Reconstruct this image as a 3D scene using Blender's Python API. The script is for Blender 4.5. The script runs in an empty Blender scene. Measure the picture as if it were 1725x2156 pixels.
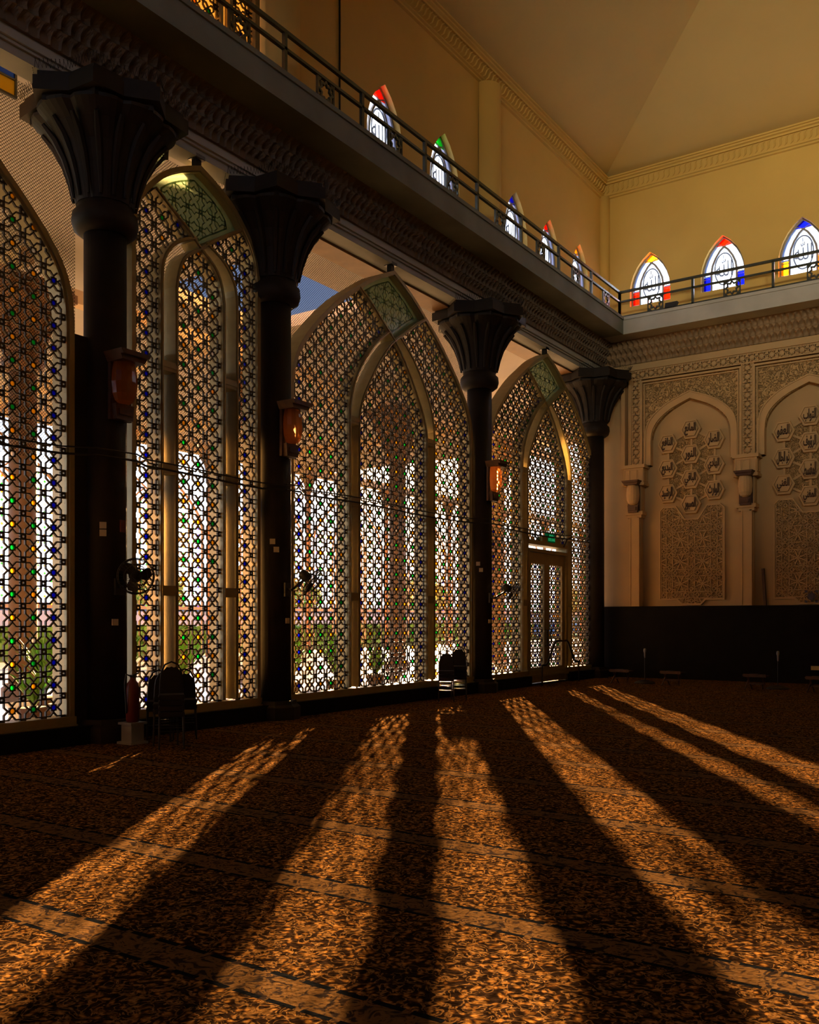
import bpy, math, random
import numpy as np
from mathutils import Vector, Matrix
random.seed(7)
C = bpy.context.scene.collection
PI = math.pi
rad = math.radians
LX = -10.3          # glazing plane of the left wall
BY = 24.9           # plane of the back wall
SUN_AZ = (-0.5433, 0.8396)
SUN_EL = rad(8.6)

# ------------------------------------------------------------------ materials
MATS = {}
def nodes(name):
    m = bpy.data.materials.new(name); m.use_nodes = True
    nt = m.node_tree; nt.nodes.clear()
    out = nt.nodes.new('ShaderNodeOutputMaterial')
    MATS[name] = m
    return m, nt, out
def N(nt, t, **kw):
    n = nt.nodes.new(t)
    for k, v in kw.items():
        if k in n.inputs: n.inputs[k].default_value = v
        else: setattr(n, k, v)
    return n
def ramp(nt, stops, interp='LINEAR'):
    r = nt.nodes.new('ShaderNodeValToRGB'); cr = r.color_ramp; cr.interpolation = interp
    cr.elements[0].position = stops[0][0]; cr.elements[0].color = (*stops[0][1], 1)
    cr.elements[1].position = stops[1][0]; cr.elements[1].color = (*stops[1][1], 1)
    for p, c in stops[2:]:
        e = cr.elements.new(p); e.color = (*c, 1)
    return r
def mat(name, col, rough=.6, metal=0., var=.12, scale=3., bump=0., bscale=40., spec=.4, col2=None):
    m, nt, out = nodes(name)
    b = N(nt, 'ShaderNodeBsdfPrincipled'); b.inputs['Roughness'].default_value = rough
    b.inputs['Metallic'].default_value = metal; b.inputs['Specular IOR Level'].default_value = spec
    tc = N(nt, 'ShaderNodeTexCoord')
    nz = N(nt, 'ShaderNodeTexNoise'); nz.inputs['Scale'].default_value = scale; nz.inputs['Detail'].default_value = 5
    nt.links.new(tc.outputs['Object'], nz.inputs['Vector'])
    c2 = col2 or tuple(c * (1 - var) for c in col)
    r = ramp(nt, [(.3, c2), (.7, col)])
    nt.links.new(nz.outputs['Fac'], r.inputs['Fac']); nt.links.new(r.outputs['Color'], b.inputs['Base Color'])
    if bump:
        n2 = N(nt, 'ShaderNodeTexNoise'); n2.inputs['Scale'].default_value = bscale; n2.inputs['Detail'].default_value = 3
        nt.links.new(tc.outputs['Object'], n2.inputs['Vector'])
        bp = N(nt, 'ShaderNodeBump'); bp.inputs['Strength'].default_value = bump; bp.inputs['Distance'].default_value = .02
        nt.links.new(n2.outputs['Fac'], bp.inputs['Height']); nt.links.new(bp.outputs['Normal'], b.inputs['Normal'])
    nt.links.new(b.outputs[0], out.inputs[0])
    return m
def glassmat(name, col, trans=.5, spec=.04):
    """stained glass: coloured clear part plus coloured diffusing part"""
    m, nt, out = nodes(name)
    t = N(nt, 'ShaderNodeBsdfTransparent'); t.inputs[0].default_value = (*col, 1)
    tl = N(nt, 'ShaderNodeBsdfTranslucent'); tl.inputs[0].default_value = (*col, 1)
    mx = N(nt, 'ShaderNodeMixShader'); mx.inputs[0].default_value = 1 - trans
    nt.links.new(t.outputs[0], mx.inputs[1]); nt.links.new(tl.outputs[0], mx.inputs[2])
    g = N(nt, 'ShaderNodeBsdfGlossy'); g.inputs['Roughness'].default_value = .15
    m2 = N(nt, 'ShaderNodeMixShader'); m2.inputs[0].default_value = spec
    nt.links.new(mx.outputs[0], m2.inputs[1]); nt.links.new(g.outputs[0], m2.inputs[2])
    nt.links.new(m2.outputs[0], out.inputs[0])
    return m

def carpet_mat():
    m, nt, out = nodes('carpet'); L = nt.links.new
    b = N(nt, 'ShaderNodeBsdfPrincipled'); b.inputs['Roughness'].default_value = .95
    b.inputs['Specular IOR Level'].default_value = .0
    tc = N(nt, 'ShaderNodeTexCoord'); sep = N(nt, 'ShaderNodeSeparateXYZ'); L(tc.outputs['Object'], sep.inputs[0])
    # scrolling flowers and leaves: distorted cells with lighter veins
    wob = N(nt, 'ShaderNodeTexNoise'); wob.inputs['Scale'].default_value = 7; wob.inputs['Detail'].default_value = 2
    L(tc.outputs['Object'], wob.inputs['Vector'])
    mixv = N(nt, 'ShaderNodeMix', data_type='VECTOR'); mixv.inputs[0].default_value = .12
    L(tc.outputs['Object'], mixv.inputs[4]); L(wob.outputs['Color'], mixv.inputs[5])
    vo = N(nt, 'ShaderNodeTexVoronoi', feature='SMOOTH_F1'); vo.inputs['Scale'].default_value = 24; vo.inputs['Smoothness'].default_value = .25
    L(mixv.outputs[1], vo.inputs['Vector'])
    r1 = ramp(nt, [(.18, (.46, .235, .058)), (.33, (.19, .080, .020)), (.42, (.045, .026, .015)), (.62, (.030, .018, .012))])
    L(vo.outputs['Distance'], r1.inputs['Fac'])
    nz = N(nt, 'ShaderNodeTexNoise'); nz.inputs['Scale'].default_value = 11; nz.inputs['Detail'].default_value = 3; nz.inputs['Distortion'].default_value = 1.6
    L(tc.outputs['Object'], nz.inputs['Vector'])
    r2 = ramp(nt, [(.455, (0, 0, 0)), (.49, (1, 1, 1)), (.51, (1, 1, 1)), (.545, (0, 0, 0))])
    L(nz.outputs['Fac'], r2.inputs['Fac'])
    mx = N(nt, 'ShaderNodeMix', data_type='RGBA'); L(r2.outputs['Color'], mx.inputs[0]); L(r1.outputs['Color'], mx.inputs[6])
    mx.inputs[7].default_value = (.33, .18, .06, 1)
    nf = N(nt, 'ShaderNodeTexNoise'); nf.inputs['Scale'].default_value = 30; nf.inputs['Detail'].default_value = 2
    L(tc.outputs['Object'], nf.inputs['Vector'])
    r3 = ramp(nt, [(.42, (0, 0, 0)), (.6, (1, 1, 1))]); L(nf.outputs['Fac'], r3.inputs['Fac'])
    mxf = N(nt, 'ShaderNodeMix', data_type='RGBA', blend_type='MULTIPLY'); mxf.inputs[0].default_value = .55
    L(mx.outputs[2], mxf.inputs[6]); L(r3.outputs['Color'], mxf.inputs[7])
    # border bands every 1.305 m, parallel to the back wall
    def M(op, a, bb=None):
        n = N(nt, 'ShaderNodeMath', operation=op)
        for i, v in enumerate((a, bb)):
            if v is None: continue
            if isinstance(v, (int, float)): n.inputs[i].default_value = v
            else: L(v, n.inputs[i])
        return n.outputs[0]
    fr = M('FRACT', M('DIVIDE', M('ADD', sep.outputs[1], 100 * 1.305 - 4.17), 1.305))
    band = M('LESS_THAN', fr, .20)
    e1 = M('LESS_THAN', M('ABSOLUTE', M('SUBTRACT', fr, .010)), .014)
    e2 = M('LESS_THAN', M('ABSOLUTE', M('SUBTRACT', fr, .195)), .014)
    dash = M('LESS_THAN', M('FRACT', M('MULTIPLY', sep.outputs[0], 5.2)), .80)
    edge = M('MULTIPLY', M('MAXIMUM', e1, e2), dash)
    nb = N(nt, 'ShaderNodeTexNoise'); nb.inputs['Scale'].default_value = 9; nb.inputs['Distortion'].default_value = 2.5; nb.inputs['Detail'].default_value = 3
    L(tc.outputs['Object'], nb.inputs['Vector'])
    r4 = ramp(nt, [(.40, (.03, .022, .02)), (.46, (.13, .078, .034)), (.58, (.17, .095, .036)), (.64, (.05, .032, .022))])
    L(nb.outputs['Fac'], r4.inputs['Fac'])
    mb = N(nt, 'ShaderNodeMix', data_type='RGBA'); L(band, mb.inputs[0]); L(mxf.outputs[2], mb.inputs[6]); L(r4.outputs['Color'], mb.inputs[7])
    me = N(nt, 'ShaderNodeMix', data_type='RGBA'); L(edge, me.inputs[0]); L(mb.outputs[2], me.inputs[6]); me.inputs[7].default_value = (.008, .010, .014, 1)
    L(me.outputs[2], b.inputs['Base Color'])
    bp = N(nt, 'ShaderNodeBump'); bp.inputs['Strength'].default_value = .35; bp.inputs['Distance'].default_value = .012
    L(nf.outputs['Fac'], bp.inputs['Height']); L(bp.outputs['Normal'], b.inputs['Normal'])
    L(b.outputs[0], out.inputs[0])
    return m

def carved_mat(name, col, scale=9., strength=.9, thr=.5):
    """plaster carved with scrolling leaves"""
    m, nt, out = nodes(name); L = nt.links.new
    b = N(nt, 'ShaderNodeBsdfPrincipled'); b.inputs['Roughness'].default_value = .8
    b.inputs['Base Color'].default_value = (*col, 1); b.inputs['Specular IOR Level'].default_value = .2
    tc = N(nt, 'ShaderNodeTexCoord')
    nz = N(nt, 'ShaderNodeTexNoise'); nz.inputs['Scale'].default_value = scale; nz.inputs['Distortion'].default_value = 2.2; nz.inputs['Detail'].default_value = 2
    L(tc.outputs['Object'], nz.inputs['Vector'])
    r = ramp(nt, [(.44, (1, 1, 1)), (.49, (0, 0, 0)), (.51, (0, 0, 0)), (.56, (1, 1, 1))]); L(nz.outputs['Fac'], r.inputs['Fac'])
    r2 = ramp(nt, [(0, tuple(c * .45 for c in col)), (1, col)]); L(r.outputs['Color'], r2.inputs['Fac'])
    L(r2.outputs['Color'], b.inputs['Base Color'])
    bp = N(nt, 'ShaderNodeBump'); bp.inputs['Strength'].default_value = strength; bp.inputs['Distance'].default_value = .03
    L(r.outputs['Color'], bp.inputs['Height']); L(bp.outputs['Normal'], b.inputs['Normal'])
    L(b.outputs[0], out.inputs[0])
    return m

def net_mat():
    m, nt, out = nodes('netting'); L = nt.links.new
    tc = N(nt, 'ShaderNodeTexCoord'); sep = N(nt, 'ShaderNodeSeparateXYZ'); L(tc.outputs['Object'], sep.inputs[0])
    def M(op, a, bb=None):
        n = N(nt, 'ShaderNodeMath', operation=op)
        for i, v in enumerate((a, bb)):
            if v is None: continue
            if isinstance(v, (int, float)): n.inputs[i].default_value = v
            else: L(v, n.inputs[i])
        return n.outputs[0]
    s = 21.
    a = M('FRACT', M('MULTIPLY', M('ADD', sep.outputs[1], sep.outputs[2]), s))
    c = M('FRACT', M('MULTIPLY', M('SUBTRACT', M('ADD', sep.outputs[2], 50), sep.outputs[1]), s))
    ln = M('MAXIMUM', M('LESS_THAN', a, .2), M('LESS_THAN', c, .2))
    t = N(nt, 'ShaderNodeBsdfTransparent'); d = N(nt, 'ShaderNodeBsdfDiffuse'); d.inputs[0].default_value = (.03, .025, .02, 1)
    mx = N(nt, 'ShaderNodeMixShader'); L(ln, mx.inputs[0]); L(t.outputs[0], mx.inputs[1]); L(d.outputs[0], mx.inputs[2])
    L(mx.outputs[0], out.inputs[0])
    return m

carpet = carpet_mat()
M_wall_up = mat('ochre_plaster', (.68, .46, .13), .9, var=.10, scale=.8, bump=.05)
M_ceil = mat('ceiling_plaster', (.74, .55, .21), .9, var=.08, scale=.5)
M_wall_low = mat('cream_plaster', (.50, .35, .175), .9, var=.12, scale=.9, bump=.05)
M_relief = mat('relief_plaster', (.54, .37, .185), .85, var=.08, scale=2)
M_carved = carved_mat('carved_leaf_plaster', (.50, .34, .16), 7., .9)
M_carved_fine = carved_mat('carved_fine_plaster', (.47, .32, .15), 14., .9)
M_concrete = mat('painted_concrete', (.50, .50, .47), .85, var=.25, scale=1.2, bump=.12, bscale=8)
M_concrete_shaded = mat('shaded_concrete', (.20, .225, .20), .85, var=.3, scale=1.2, bump=.12, bscale=8)  # darker copy of the painted concrete, left side's shade put into the colour
M_muq_shaded = mat('shaded_muqarnas', (.16, .12, .085), .9, var=.2, scale=2)  # darker copy of the muqarnas plaster, backlit side's shade painted in
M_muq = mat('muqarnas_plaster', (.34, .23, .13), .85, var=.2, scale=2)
M_soffit = mat('soffit_plaster', (.42, .27, .14), .9, var=.1)
M_beam = mat('beam_paint', (.40, .42, .40), .7, var=.2, scale=1.5)
M_marble = mat('black_marble', (.009, .008, .007), .6, var=.5, scale=2.5, spec=.06)
M_column = mat('dark_stone', (.018, .013, .010), .6, var=.4, scale=4, spec=.25)
M_frame = mat('bronze_frame', (.33, .26, .115), .42, metal=.25, var=.18, scale=6)
M_lattice = mat('lattice_iron', (.075, .058, .038), .5, metal=.2, var=.3, scale=12)
M_far = mat('far_frame', (.60, .36, .18), .6, var=.1)
M_black = mat('black_plastic', (.012, .011, .012), .5)
M_dkmetal = mat('dark_metal', (.02, .02, .022), .4, metal=.6)
M_rail = mat('painted_steel_rail', (.075, .085, .075), .35, metal=.5, var=.2)
M_fabric = mat('chair_fabric', (.012, .010, .012), .95)
M_wood = mat('dark_wood', (.075, .028, .012), .5, var=.4, scale=14)
M_white = mat('white_plastic', (.62, .58, .50), .5, var=.05)
M_red = mat('red_enamel', (.12, .012, .008), .4)
M_ink = mat('calligraphy_brown', (.045, .018, .008), .7)
M_blue_tile = mat('blue_tile', (.015, .02, .07), .3)
M_yellowsign = mat('yellow_label', (.5, .36, .12), .6)
M_outwall = mat('outer_plaster', (.72, .55, .38), .9, var=.12, scale=.6)
M_outsoffit = mat('outer_soffit', (.45, .43, .44), .9, var=.14, scale=.5)
M_outcol = mat('outer_column_stone', (.20, .105, .05), .6, var=.3, scale=3)
M_paving = mat('polished_paving', (.24, .23, .22), .18, var=.15, scale=1.5, spec=.6)
M_grass = mat('lawn', (.12, .26, .04), .95, var=.5, scale=4, bump=.6, bscale=60)
M_leaf = mat('leaf_green', (.12, .32, .04), .6, var=.5, scale=9)
M_leaf_y = mat('leaf_yellow_green', (.48, .50, .07), .6, var=.4, scale=6)
M_trunk = mat('bark', (.08, .05, .03), .9, var=.3, scale=8)
M_pot = mat('clay_pot', (.10, .05, .03), .8)
M_bluefence = mat('blue_panel_paint', (.06, .17, .46), .6, var=.1)
M_whiteband = mat('white_sheeting', (.80, .82, .95), .6, var=.06)
M_grey = mat('grey_paint', (.30, .30, .32), .6)
G_blue = glassmat('blue_glass', (.02, .04, .75), .55)
G_green = glassmat('green_glass', (.02, .50, .12), .5)
G_yellow = glassmat('amber_glass', (.95, .55, .06), .4)
G_clear = glassmat('clear_star_glass', (.75, .68, .62), .6)
G_red = glassmat('red_glass', (.85, .05, .02), .5)
G_pane = glassmat('clear_pane', (.93, .96, .96), .97, .06)
G_frost = glassmat('frosted_green_pane', (.36, .42, .34), .6, .03)
G_white = glassmat('frosted_white_pane', (.34, .48, .80), .1, .02)
G_etch = glassmat('etched_line', (.35, .42, .32), .3, .02)
G_grey = glassmat('etched_grey_pane', (.18, .18, .19), .8, .02)
G_amberblind = glassmat('amber_blind', (.20, .15, .07), .0, .0)
G_shade = glassmat('lamp_shade_glass', (.80, .42, .18), .05, .04)
M_net = net_mat()
m, nt, out = nodes('exit_green')
em = N(nt, 'ShaderNodeEmission'); em.inputs[0].default_value = (.0, .22, .06, 1); em.inputs[1].default_value = .12
df = N(nt, 'ShaderNodeBsdfDiffuse'); df.inputs[0].default_value = (.0, .12, .04, 1)
ad = N(nt, 'ShaderNodeAddShader'); nt.links.new(em.outputs[0], ad.inputs[0]); nt.links.new(df.outputs[0], ad.inputs[1]); nt.links.new(ad.outputs[0], out.inputs[0])
M_exit = m
m, nt, out = nodes('exit_letters')
em = N(nt, 'ShaderNodeEmission'); em.inputs[0].default_value = (.05, .75, .25, 1); em.inputs[1].default_value = .35
nt.links.new(em.outputs[0], out.inputs[0]); M_exitlit = m

# ------------------------------------------------------------------ mesh kit
class MB:
    def __init__(s): s.v = []; s.f = []; s.mi = []; s.blocks = []
    def add(s, vs, fs, mi=0):
        o = len(s.v); s.v.extend(vs); s.f.extend([tuple(i + o for i in f) for f in fs]); s.mi.extend([mi] * len(fs))
        return s
    def box(s, x0, x1, y0, y1, z0, z1, mi=0):
        vs = [(x, y, z) for x in (x0, x1) for y in (y0, y1) for z in (z0, z1)]
        return s.add(vs, [(0, 1, 3, 2), (4, 6, 7, 5), (0, 4, 5, 1), (2, 3, 7, 6), (0, 2, 6, 4), (1, 5, 7, 3)], mi)
    def bar(s, p, q, w, h, up=(0, 0, 1), mi=0):
        p = Vector(p); q = Vector(q); d = (q - p).normalized(); u = Vector(up)
        a = d.cross(u)
        if a.length < 1e-4: a = d.cross(Vector((1, 0, 0)))
        a.normalize(); b = a.cross(d).normalized()
        vs = []
        for c in (p, q):
            for i, j in ((-1, -1), (1, -1), (1, 1), (-1, 1)): vs.append(tuple(c + a * (w / 2 * i) + b * (h / 2 * j)))
        return s.add(vs, [(0, 1, 2, 3), (7, 6, 5, 4), (0, 4, 5, 1), (1, 5, 6, 2), (2, 6, 7, 3), (3, 7, 4, 0)], mi)
    def tube(s, pts, r, n=8, mi=0, closed=False):
        pts = [Vector(p) for p in pts]; k = len(pts); vs = []; prev = None
        rr = r if isinstance(r, (list, tuple)) else [r] * k
        for i, p in enumerate(pts):
            if closed: d = pts[(i + 1) % k] - pts[i - 1]
            else: d = pts[min(i + 1, k - 1)] - pts[max(i - 1, 0)]
            d.normalize()
            a = d.cross(Vector((0, 0, 1))) if prev is None else prev - d * prev.dot(d)
            if a.length < 1e-3: a = d.cross(Vector((1, 0, 0)))
            a.normalize(); prev = a; b = d.cross(a)
            for j in range(n):
                t = 2 * PI * j / n; vs.append(tuple(p + (a * math.cos(t) + b * math.sin(t)) * rr[i]))
        fs = []
        for i in range(k if closed else k - 1):
            for j in range(n):
                a0 = i * n + j; a1 = i * n + (j + 1) % n; i2 = (i + 1) % k
                fs.append((a0, a1, i2 * n + (j + 1) % n, i2 * n + j))
        if not closed: fs.append(tuple(range(n - 1, -1, -1))); fs.append(tuple((k - 1) * n + j for j in range(n)))
        return s.add(vs, fs, mi)
    def prism(s, poly, d0, d1, fn, mi=0):
        n = len(poly); vs = [fn(u, v, d0) for u, v in poly] + [fn(u, v, d1) for u, v in poly]
        fs = [tuple(range(n)), tuple(range(2 * n - 1, n - 1, -1))] + [(i, n + i, n + (i + 1) % n, (i + 1) % n) for i in range(n)]
        return s.add(vs, fs, mi)
    def lathe(s, prof, n=24, c=(0, 0, 0), mi=0, mod=None, a0=0., a1=2 * PI):
        vs = []; full = abs(a1 - a0 - 2 * PI) < 1e-6; m_ = n if full else n + 1
        for k, (r, z) in enumerate(prof):
            for j in range(m_):
                t = a0 + (a1 - a0) * j / n; r_ = r * (mod(t, k) if mod else 1)
                vs.append((c[0] + r_ * math.cos(t), c[1] + r_ * math.sin(t), c[2] + z))
        fs = []
        for k in range(len(prof) - 1):
            for j in range(n):
                j2 = (j + 1) % m_ if full else j + 1
                fs.append((k * m_ + j, k * m_ + j2, (k + 1) * m_ + j2, (k + 1) * m_ + j))
        if full:
            fs.append(tuple(range(m_ - 1, -1, -1))); fs.append(tuple((len(prof) - 1) * m_ + j for j in range(m_)))
        return s.add(vs, fs, mi)
    def ribbon(s, pts, w, d0, d1, fn, closed=False, mi=0):
        """a bar of width w following the 2D line pts, from depth d0 to d1"""
        P = [Vector((a, b)) for a, b in pts]; k = len(P); L_ = []; R_ = []
        for i in range(k):
            a = P[i] - P[i - 1] if (closed or i > 0) else P[1] - P[0]
            b = P[(i + 1) % k] - P[i] if (closed or i < k - 1) else P[-1] - P[-2]
            a = a.normalized(); b = b.normalized()
            na = Vector((-a.y, a.x)); nb = Vector((-b.y, b.x)); m_ = na + nb
            if m_.length < 1e-5: m_ = na
            m_.normalize(); sc = min(2.5, 1 / max(.3, m_.dot(na)))
            L_.append(P[i] + m_ * (w / 2 * sc)); R_.append(P[i] - m_ * (w / 2 * sc))
        vs = []
        for i in range(k):
            vs += [fn(L_[i].x, L_[i].y, d0), fn(R_[i].x, R_[i].y, d0), fn(R_[i].x, R_[i].y, d1), fn(L_[i].x, L_[i].y, d1)]
        fs = []
        for i in range(k if closed else k - 1):
            a = i * 4; b = ((i + 1) % k) * 4
            for j in range(4): fs.append((a + j, a + (j + 1) % 4, b + (j + 1) % 4, b + j))
        if not closed: fs += [(0, 1, 2, 3), ((k - 1) * 4 + 3, (k - 1) * 4 + 2, (k - 1) * 4 + 1, (k - 1) * 4)]
        return s.add(vs, fs, mi)
    def segs(s, S, w, d0, d1, fn, mi=0):
        """S: array (n,4) of 2D strokes, each a flat bar"""
        for x0, y0, x1, y1 in S:
            dx, dy = x1 - x0, y1 - y0; l = math.hypot(dx, dy)
            if l < 1e-4: continue
            nx, ny = -dy / l * w / 2, dx / l * w / 2; ex, ey = dx / l * w * .35, dy / l * w * .35
            a = (x0 - ex, y0 - ey); b = (x1 + ex, y1 + ey); o = len(s.v)
            for d in (d0, d1):
                s.v += [fn(a[0] + nx, a[1] + ny, d), fn(b[0] + nx, b[1] + ny, d), fn(b[0] - nx, b[1] - ny, d), fn(a[0] - nx, a[1] - ny, d)]
            s.f += [(o, o + 1, o + 2, o + 3), (o + 7, o + 6, o + 5, o + 4), (o, o + 4, o + 5, o + 1), (o + 3, o + 2, o + 6, o + 7)]
            s.mi += [mi] * 4
        return s
    def build(s, name, mats, parent=None, smooth=False, loc=None):
        me = bpy.data.meshes.new(name); me.from_pydata([tuple(v) for v in s.v], [], s.f)
        if not isinstance(mats, (list, tuple)): mats = [mats]
        for m_ in mats: me.materials.append(m_)
        if len(mats) > 1: me.polygons.foreach_set('material_index', s.mi)
        if smooth: me.polygons.foreach_set('use_smooth', [True] * len(s.f))
        me.update(); o = bpy.data.objects.new(name, me); C.objects.link(o)
        if parent: o.parent = parent
        if loc: o.location = loc
        return o

def tag(o, label=None, cat=None, group=None, kind=None):
    if label: o['label'] = label
    if cat: o['category'] = cat
    if group: o['group'] = group
    if kind: o['kind'] = kind
    return o
def thing(name, loc, label, cat, group=None, kind=None, rotz=0):
    o = bpy.data.objects.new(name, None); C.objects.link(o); o.location = loc; o.rotation_euler = (0, 0, rotz)
    o.empty_display_size = .2
    return tag(o, label, cat, group, kind)
def copy_tree(o, loc=None, parent=None, label=None, rotz=None, group=None):
    c = o.copy(); C.objects.link(c)
    c.parent = parent
    if loc is not None: c.location = loc
    if rotz is not None: c.rotation_euler = (0, 0, rotz)
    if label: c['label'] = label
    if group: c['group'] = group
    for ch in list(o.children): copy_tree(ch, None, c)
    return c
def struct(name, mb, mats, label, cat, smooth=False):
    o = mb.build(name, mats, smooth=smooth); return tag(o, label, cat, kind='structure')

FL = lambda u, v, d: (d, u, v)          # plane of the left wall: u along y, v up, d towards the room
FB = lambda u, v, d: (u, -d, v)         # plane of the back wall (local y=0): u along x, d towards the room

def smooth_line(pts, k=3, keep=1):
    """Catmull-Rom through pts, first `keep` spans straight"""
    out = []
    n = len(pts)
    for i in range(n - 1):
        p0 = pts[max(i - 1, 0)]; p1 = pts[i]; p2 = pts[i + 1]; p3 = pts[min(i + 2, n - 1)]
        if i < keep: out.append(p1); continue
        if i == keep: p0 = (p1[0] * 2 - p1[0], p1[1] - (p2[1] - p1[1]))
        for j in range(k):
            t = j / k
            out.append(tuple(.5 * ((2 * p1[a]) + (-p0[a] + p2[a]) * t + (2 * p0[a] - 5 * p1[a] + 4 * p2[a] - p3[a]) * t * t + (-p0[a] + 3 * p1[a] - 3 * p2[a] + p3[a]) * t ** 3) for a in (0, 1)))
    out.append(pts[-1]); return out
def mir(pts): return [(-a, b) for a, b in pts]

# ---- clipping of strokes to a panel outline
def inside(poly, x, y):
    r = False; n = len(poly); j = n - 1
    for i in range(n):
        xi, yi = poly[i]; xj, yj = poly[j]
        if (yi > y) != (yj > y) and x < (xj - xi) * (y - yi) / (yj - yi) + xi: r = not r
        j = i
    return r
def inside_np(poly, X, Y):
    r = np.zeros(X.shape, bool); n = len(poly); j = n - 1
    for i in range(n):
        xi, yi = poly[i]; xj, yj = poly[j]
        if yi != yj:
            c = ((yi > Y) != (yj > Y)) & (X < (xj - xi) * (Y - yi) / (yj - yi) + xi); r ^= c
        j = i
    return r
def clip(S, poly):
    S = np.array(S, float)
    if not len(S): return S
    a = inside_np(poly, S[:, 0], S[:, 1]); b = inside_np(poly, S[:, 2], S[:, 3])
    out = list(S[a & b]); P = np.array(poly); Q = np.roll(P, -1, 0)
    for s_, ia in zip(S[a ^ b], a[a ^ b]):
        p = s_[:2]; d = s_[2:] - p; e = Q - P; w = P - p
        den = d[0] * e[:, 1] - d[1] * e[:, 0]; den[np.abs(den) < 1e-12] = 1e-12
        t = (w[:, 0] * e[:, 1] - w[:, 1] * e[:, 0]) / den; u = (w[:, 0] * d[1] - w[:, 1] * d[0]) / den
        ok = (t >= 0) & (t <= 1) & (u >= 0) & (u <= 1)
        if not ok.any(): continue
        tt = t[ok].min() if ia else t[ok].max()
        q = p + d * tt
        out.append(np.array([*p, *q]) if ia else np.array([*q, *s_[2:]]))
    return np.array(out)

def lattice_cell(p, ring=True):
    a, b, c = .382 * p, .17 * p, .20 * p; h = .5 * p
    S = []
    for sx in (1, -1):
        for sy in (1, -1):
            S += [(sx * b, sy * a, sx * h, sy * a), (sx * a, sy * b, sx * a, sy * h)]
            S += [(sx * b, sy * a, 0, sy * c), (sx * a, sy * b, sx * c, 0)]
    if ring:
        r = .085 * p
        R = [(h + r * math.cos(PI / 4 * k + PI / 8), h + r * math.sin(PI / 4 * k + PI / 8)) for k in range(8)]
        S += [(*R[k], *R[(k + 1) % 8]) for k in range(8)]
    return S
def lattice(mb, poly, p, ou, ov, w, d0, d1, fn, stars=True, ring=True, mi=0, glass=None, gd=None, colour=None):
    us = [q[0] for q in poly]; vs = [q[1] for q in poly]
    cell = lattice_cell(p, ring); S = []; cs = []
    i0 = math.floor((min(us) - ou) / p) - 1; i1 = math.ceil((max(us) - ou) / p) + 1
    j0 = math.floor((min(vs) - ov) / p) - 1; j1 = math.ceil((max(vs) - ov) / p) + 1
    for i in range(i0, i1 + 1):
        for j in range(j0, j1 + 1):
            cu = ou + i * p; cv = ov + j * p
            S += [(a + cu, b + cv, c + cu, d + cv) for a, b, c, d in cell]
            cs.append((i, j, cu, cv))
    mb.segs(clip(S, poly), w, d0, d1, fn, mi)
    if not stars: return
    cen = [(i, j, u, v) for i, j, u, v in cs if inside(poly, u, v)]
    cols = sorted({i for i, *_ in cen})
    for i, j, u, v in cen:
        ro = [(u + (.205 if k % 2 == 0 else .155) * p * math.cos(PI / 8 * k), v + (.205 if k % 2 == 0 else .155) * p * math.sin(PI / 8 * k)) for k in range(16)]
        ri = [(u + .105 * p * math.cos(PI / 8 * k), v + .105 * p * math.sin(PI / 8 * k)) for k in range(16)]
        o = len(mb.v)
        for d in (d0, d1):
            mb.v += [fn(*q, d) for q in ro] + [fn(*q, d) for q in ri]
        for k in range(16):
            k2 = (k + 1) % 16
            mb.f += [(o + k, o + k2, o + 16 + k2, o + 16 + k), (o + 32 + k, o + 48 + k, o + 48 + k2, o + 32 + k2), (o + k, o + 32 + k, o + 32 + k2, o + k2), (o + 16 + k, o + 16 + k2, o + 48 + k2, o + 48 + k)]
            mb.mi += [mi] * 4
        if glass is not None:
            edge = i in (cols[0], cols[-1])
            gi = colour(i - cols[0], j, edge, len(cols))
            dd = gd if gd is not None else (d0 + d1) / 2
            pts = [fn(u + .11 * p * math.cos(PI / 4 * k), v + .11 * p * math.sin(PI / 4 * k), dd) for k in range(8)]
            pt2 = [fn(u + .11 * p * math.cos(PI / 4 * k), v + .11 * p * math.sin(PI / 4 * k), dd + .004) for k in range(8)]
            glass.add(pts + pt2, [tuple(range(8)), tuple(range(15, 7, -1))] + [(k, 8 + k, 8 + (k + 1) % 8, (k + 1) % 8) for k in range(8)], gi)
GL = [G_blue, G_green, G_yellow, G_clear]
def colour_side(i, j, edge, n):
    if n <= 2: return 0
    if edge: return 0
    if (i * 7 + j * 3) % 17 == 0: return 3
    return 1 if (i + j) % 2 else 2
def colour_mid(i, j, edge, n):
    if n <= 3:
        if (i + j * 5) % 13 == 0: return 3
        return 2 if (i + j) % 2 == 0 else 1
    return colour_side(i, j, edge, n)

SKY_STRENGTH = 2.4; SUN_STRENGTH = 190.; P_REAR = 92.; EXPOSURE = 0.
# ------------------------------------------------------------------ the great screens of the left wall
P_L = .285; OV = 2.77; LW_ = .0165
W_OUT = smooth_line([(2.95, .3), (2.95, 5.45), (2.9, 5.85), (2.76, 6.18), (2.5, 6.52), (2.15, 6.88), (1.65, 7.32), (1.13, 7.68), (.6, 8.02), (0, 8.30)])
W_INN = smooth_line([(1.13, .38), (1.13, 5.3), (1.0, 5.70), (.74, 6.12), (.47, 6.5), (.2, 6.80), (0, 6.98), (-.25, 7.15), (-.5, 7.32), (-.76, 7.5), (-1.10, 7.69)])
W_STR = smooth_line([(1.40, .38), (1.40, 5.45), (1.25, 5.95), (1.0, 6.35), (.72, 6.68), (.5, 6.88), (.2, 7.09)])
N_OUT = smooth_line([(1.23, .3), (1.23, 7.0), (1.18, 7.30), (1.06, 7.54), (.88, 7.76), (.64, 7.98), (.33, 8.16), (0, 8.30)])
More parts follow.
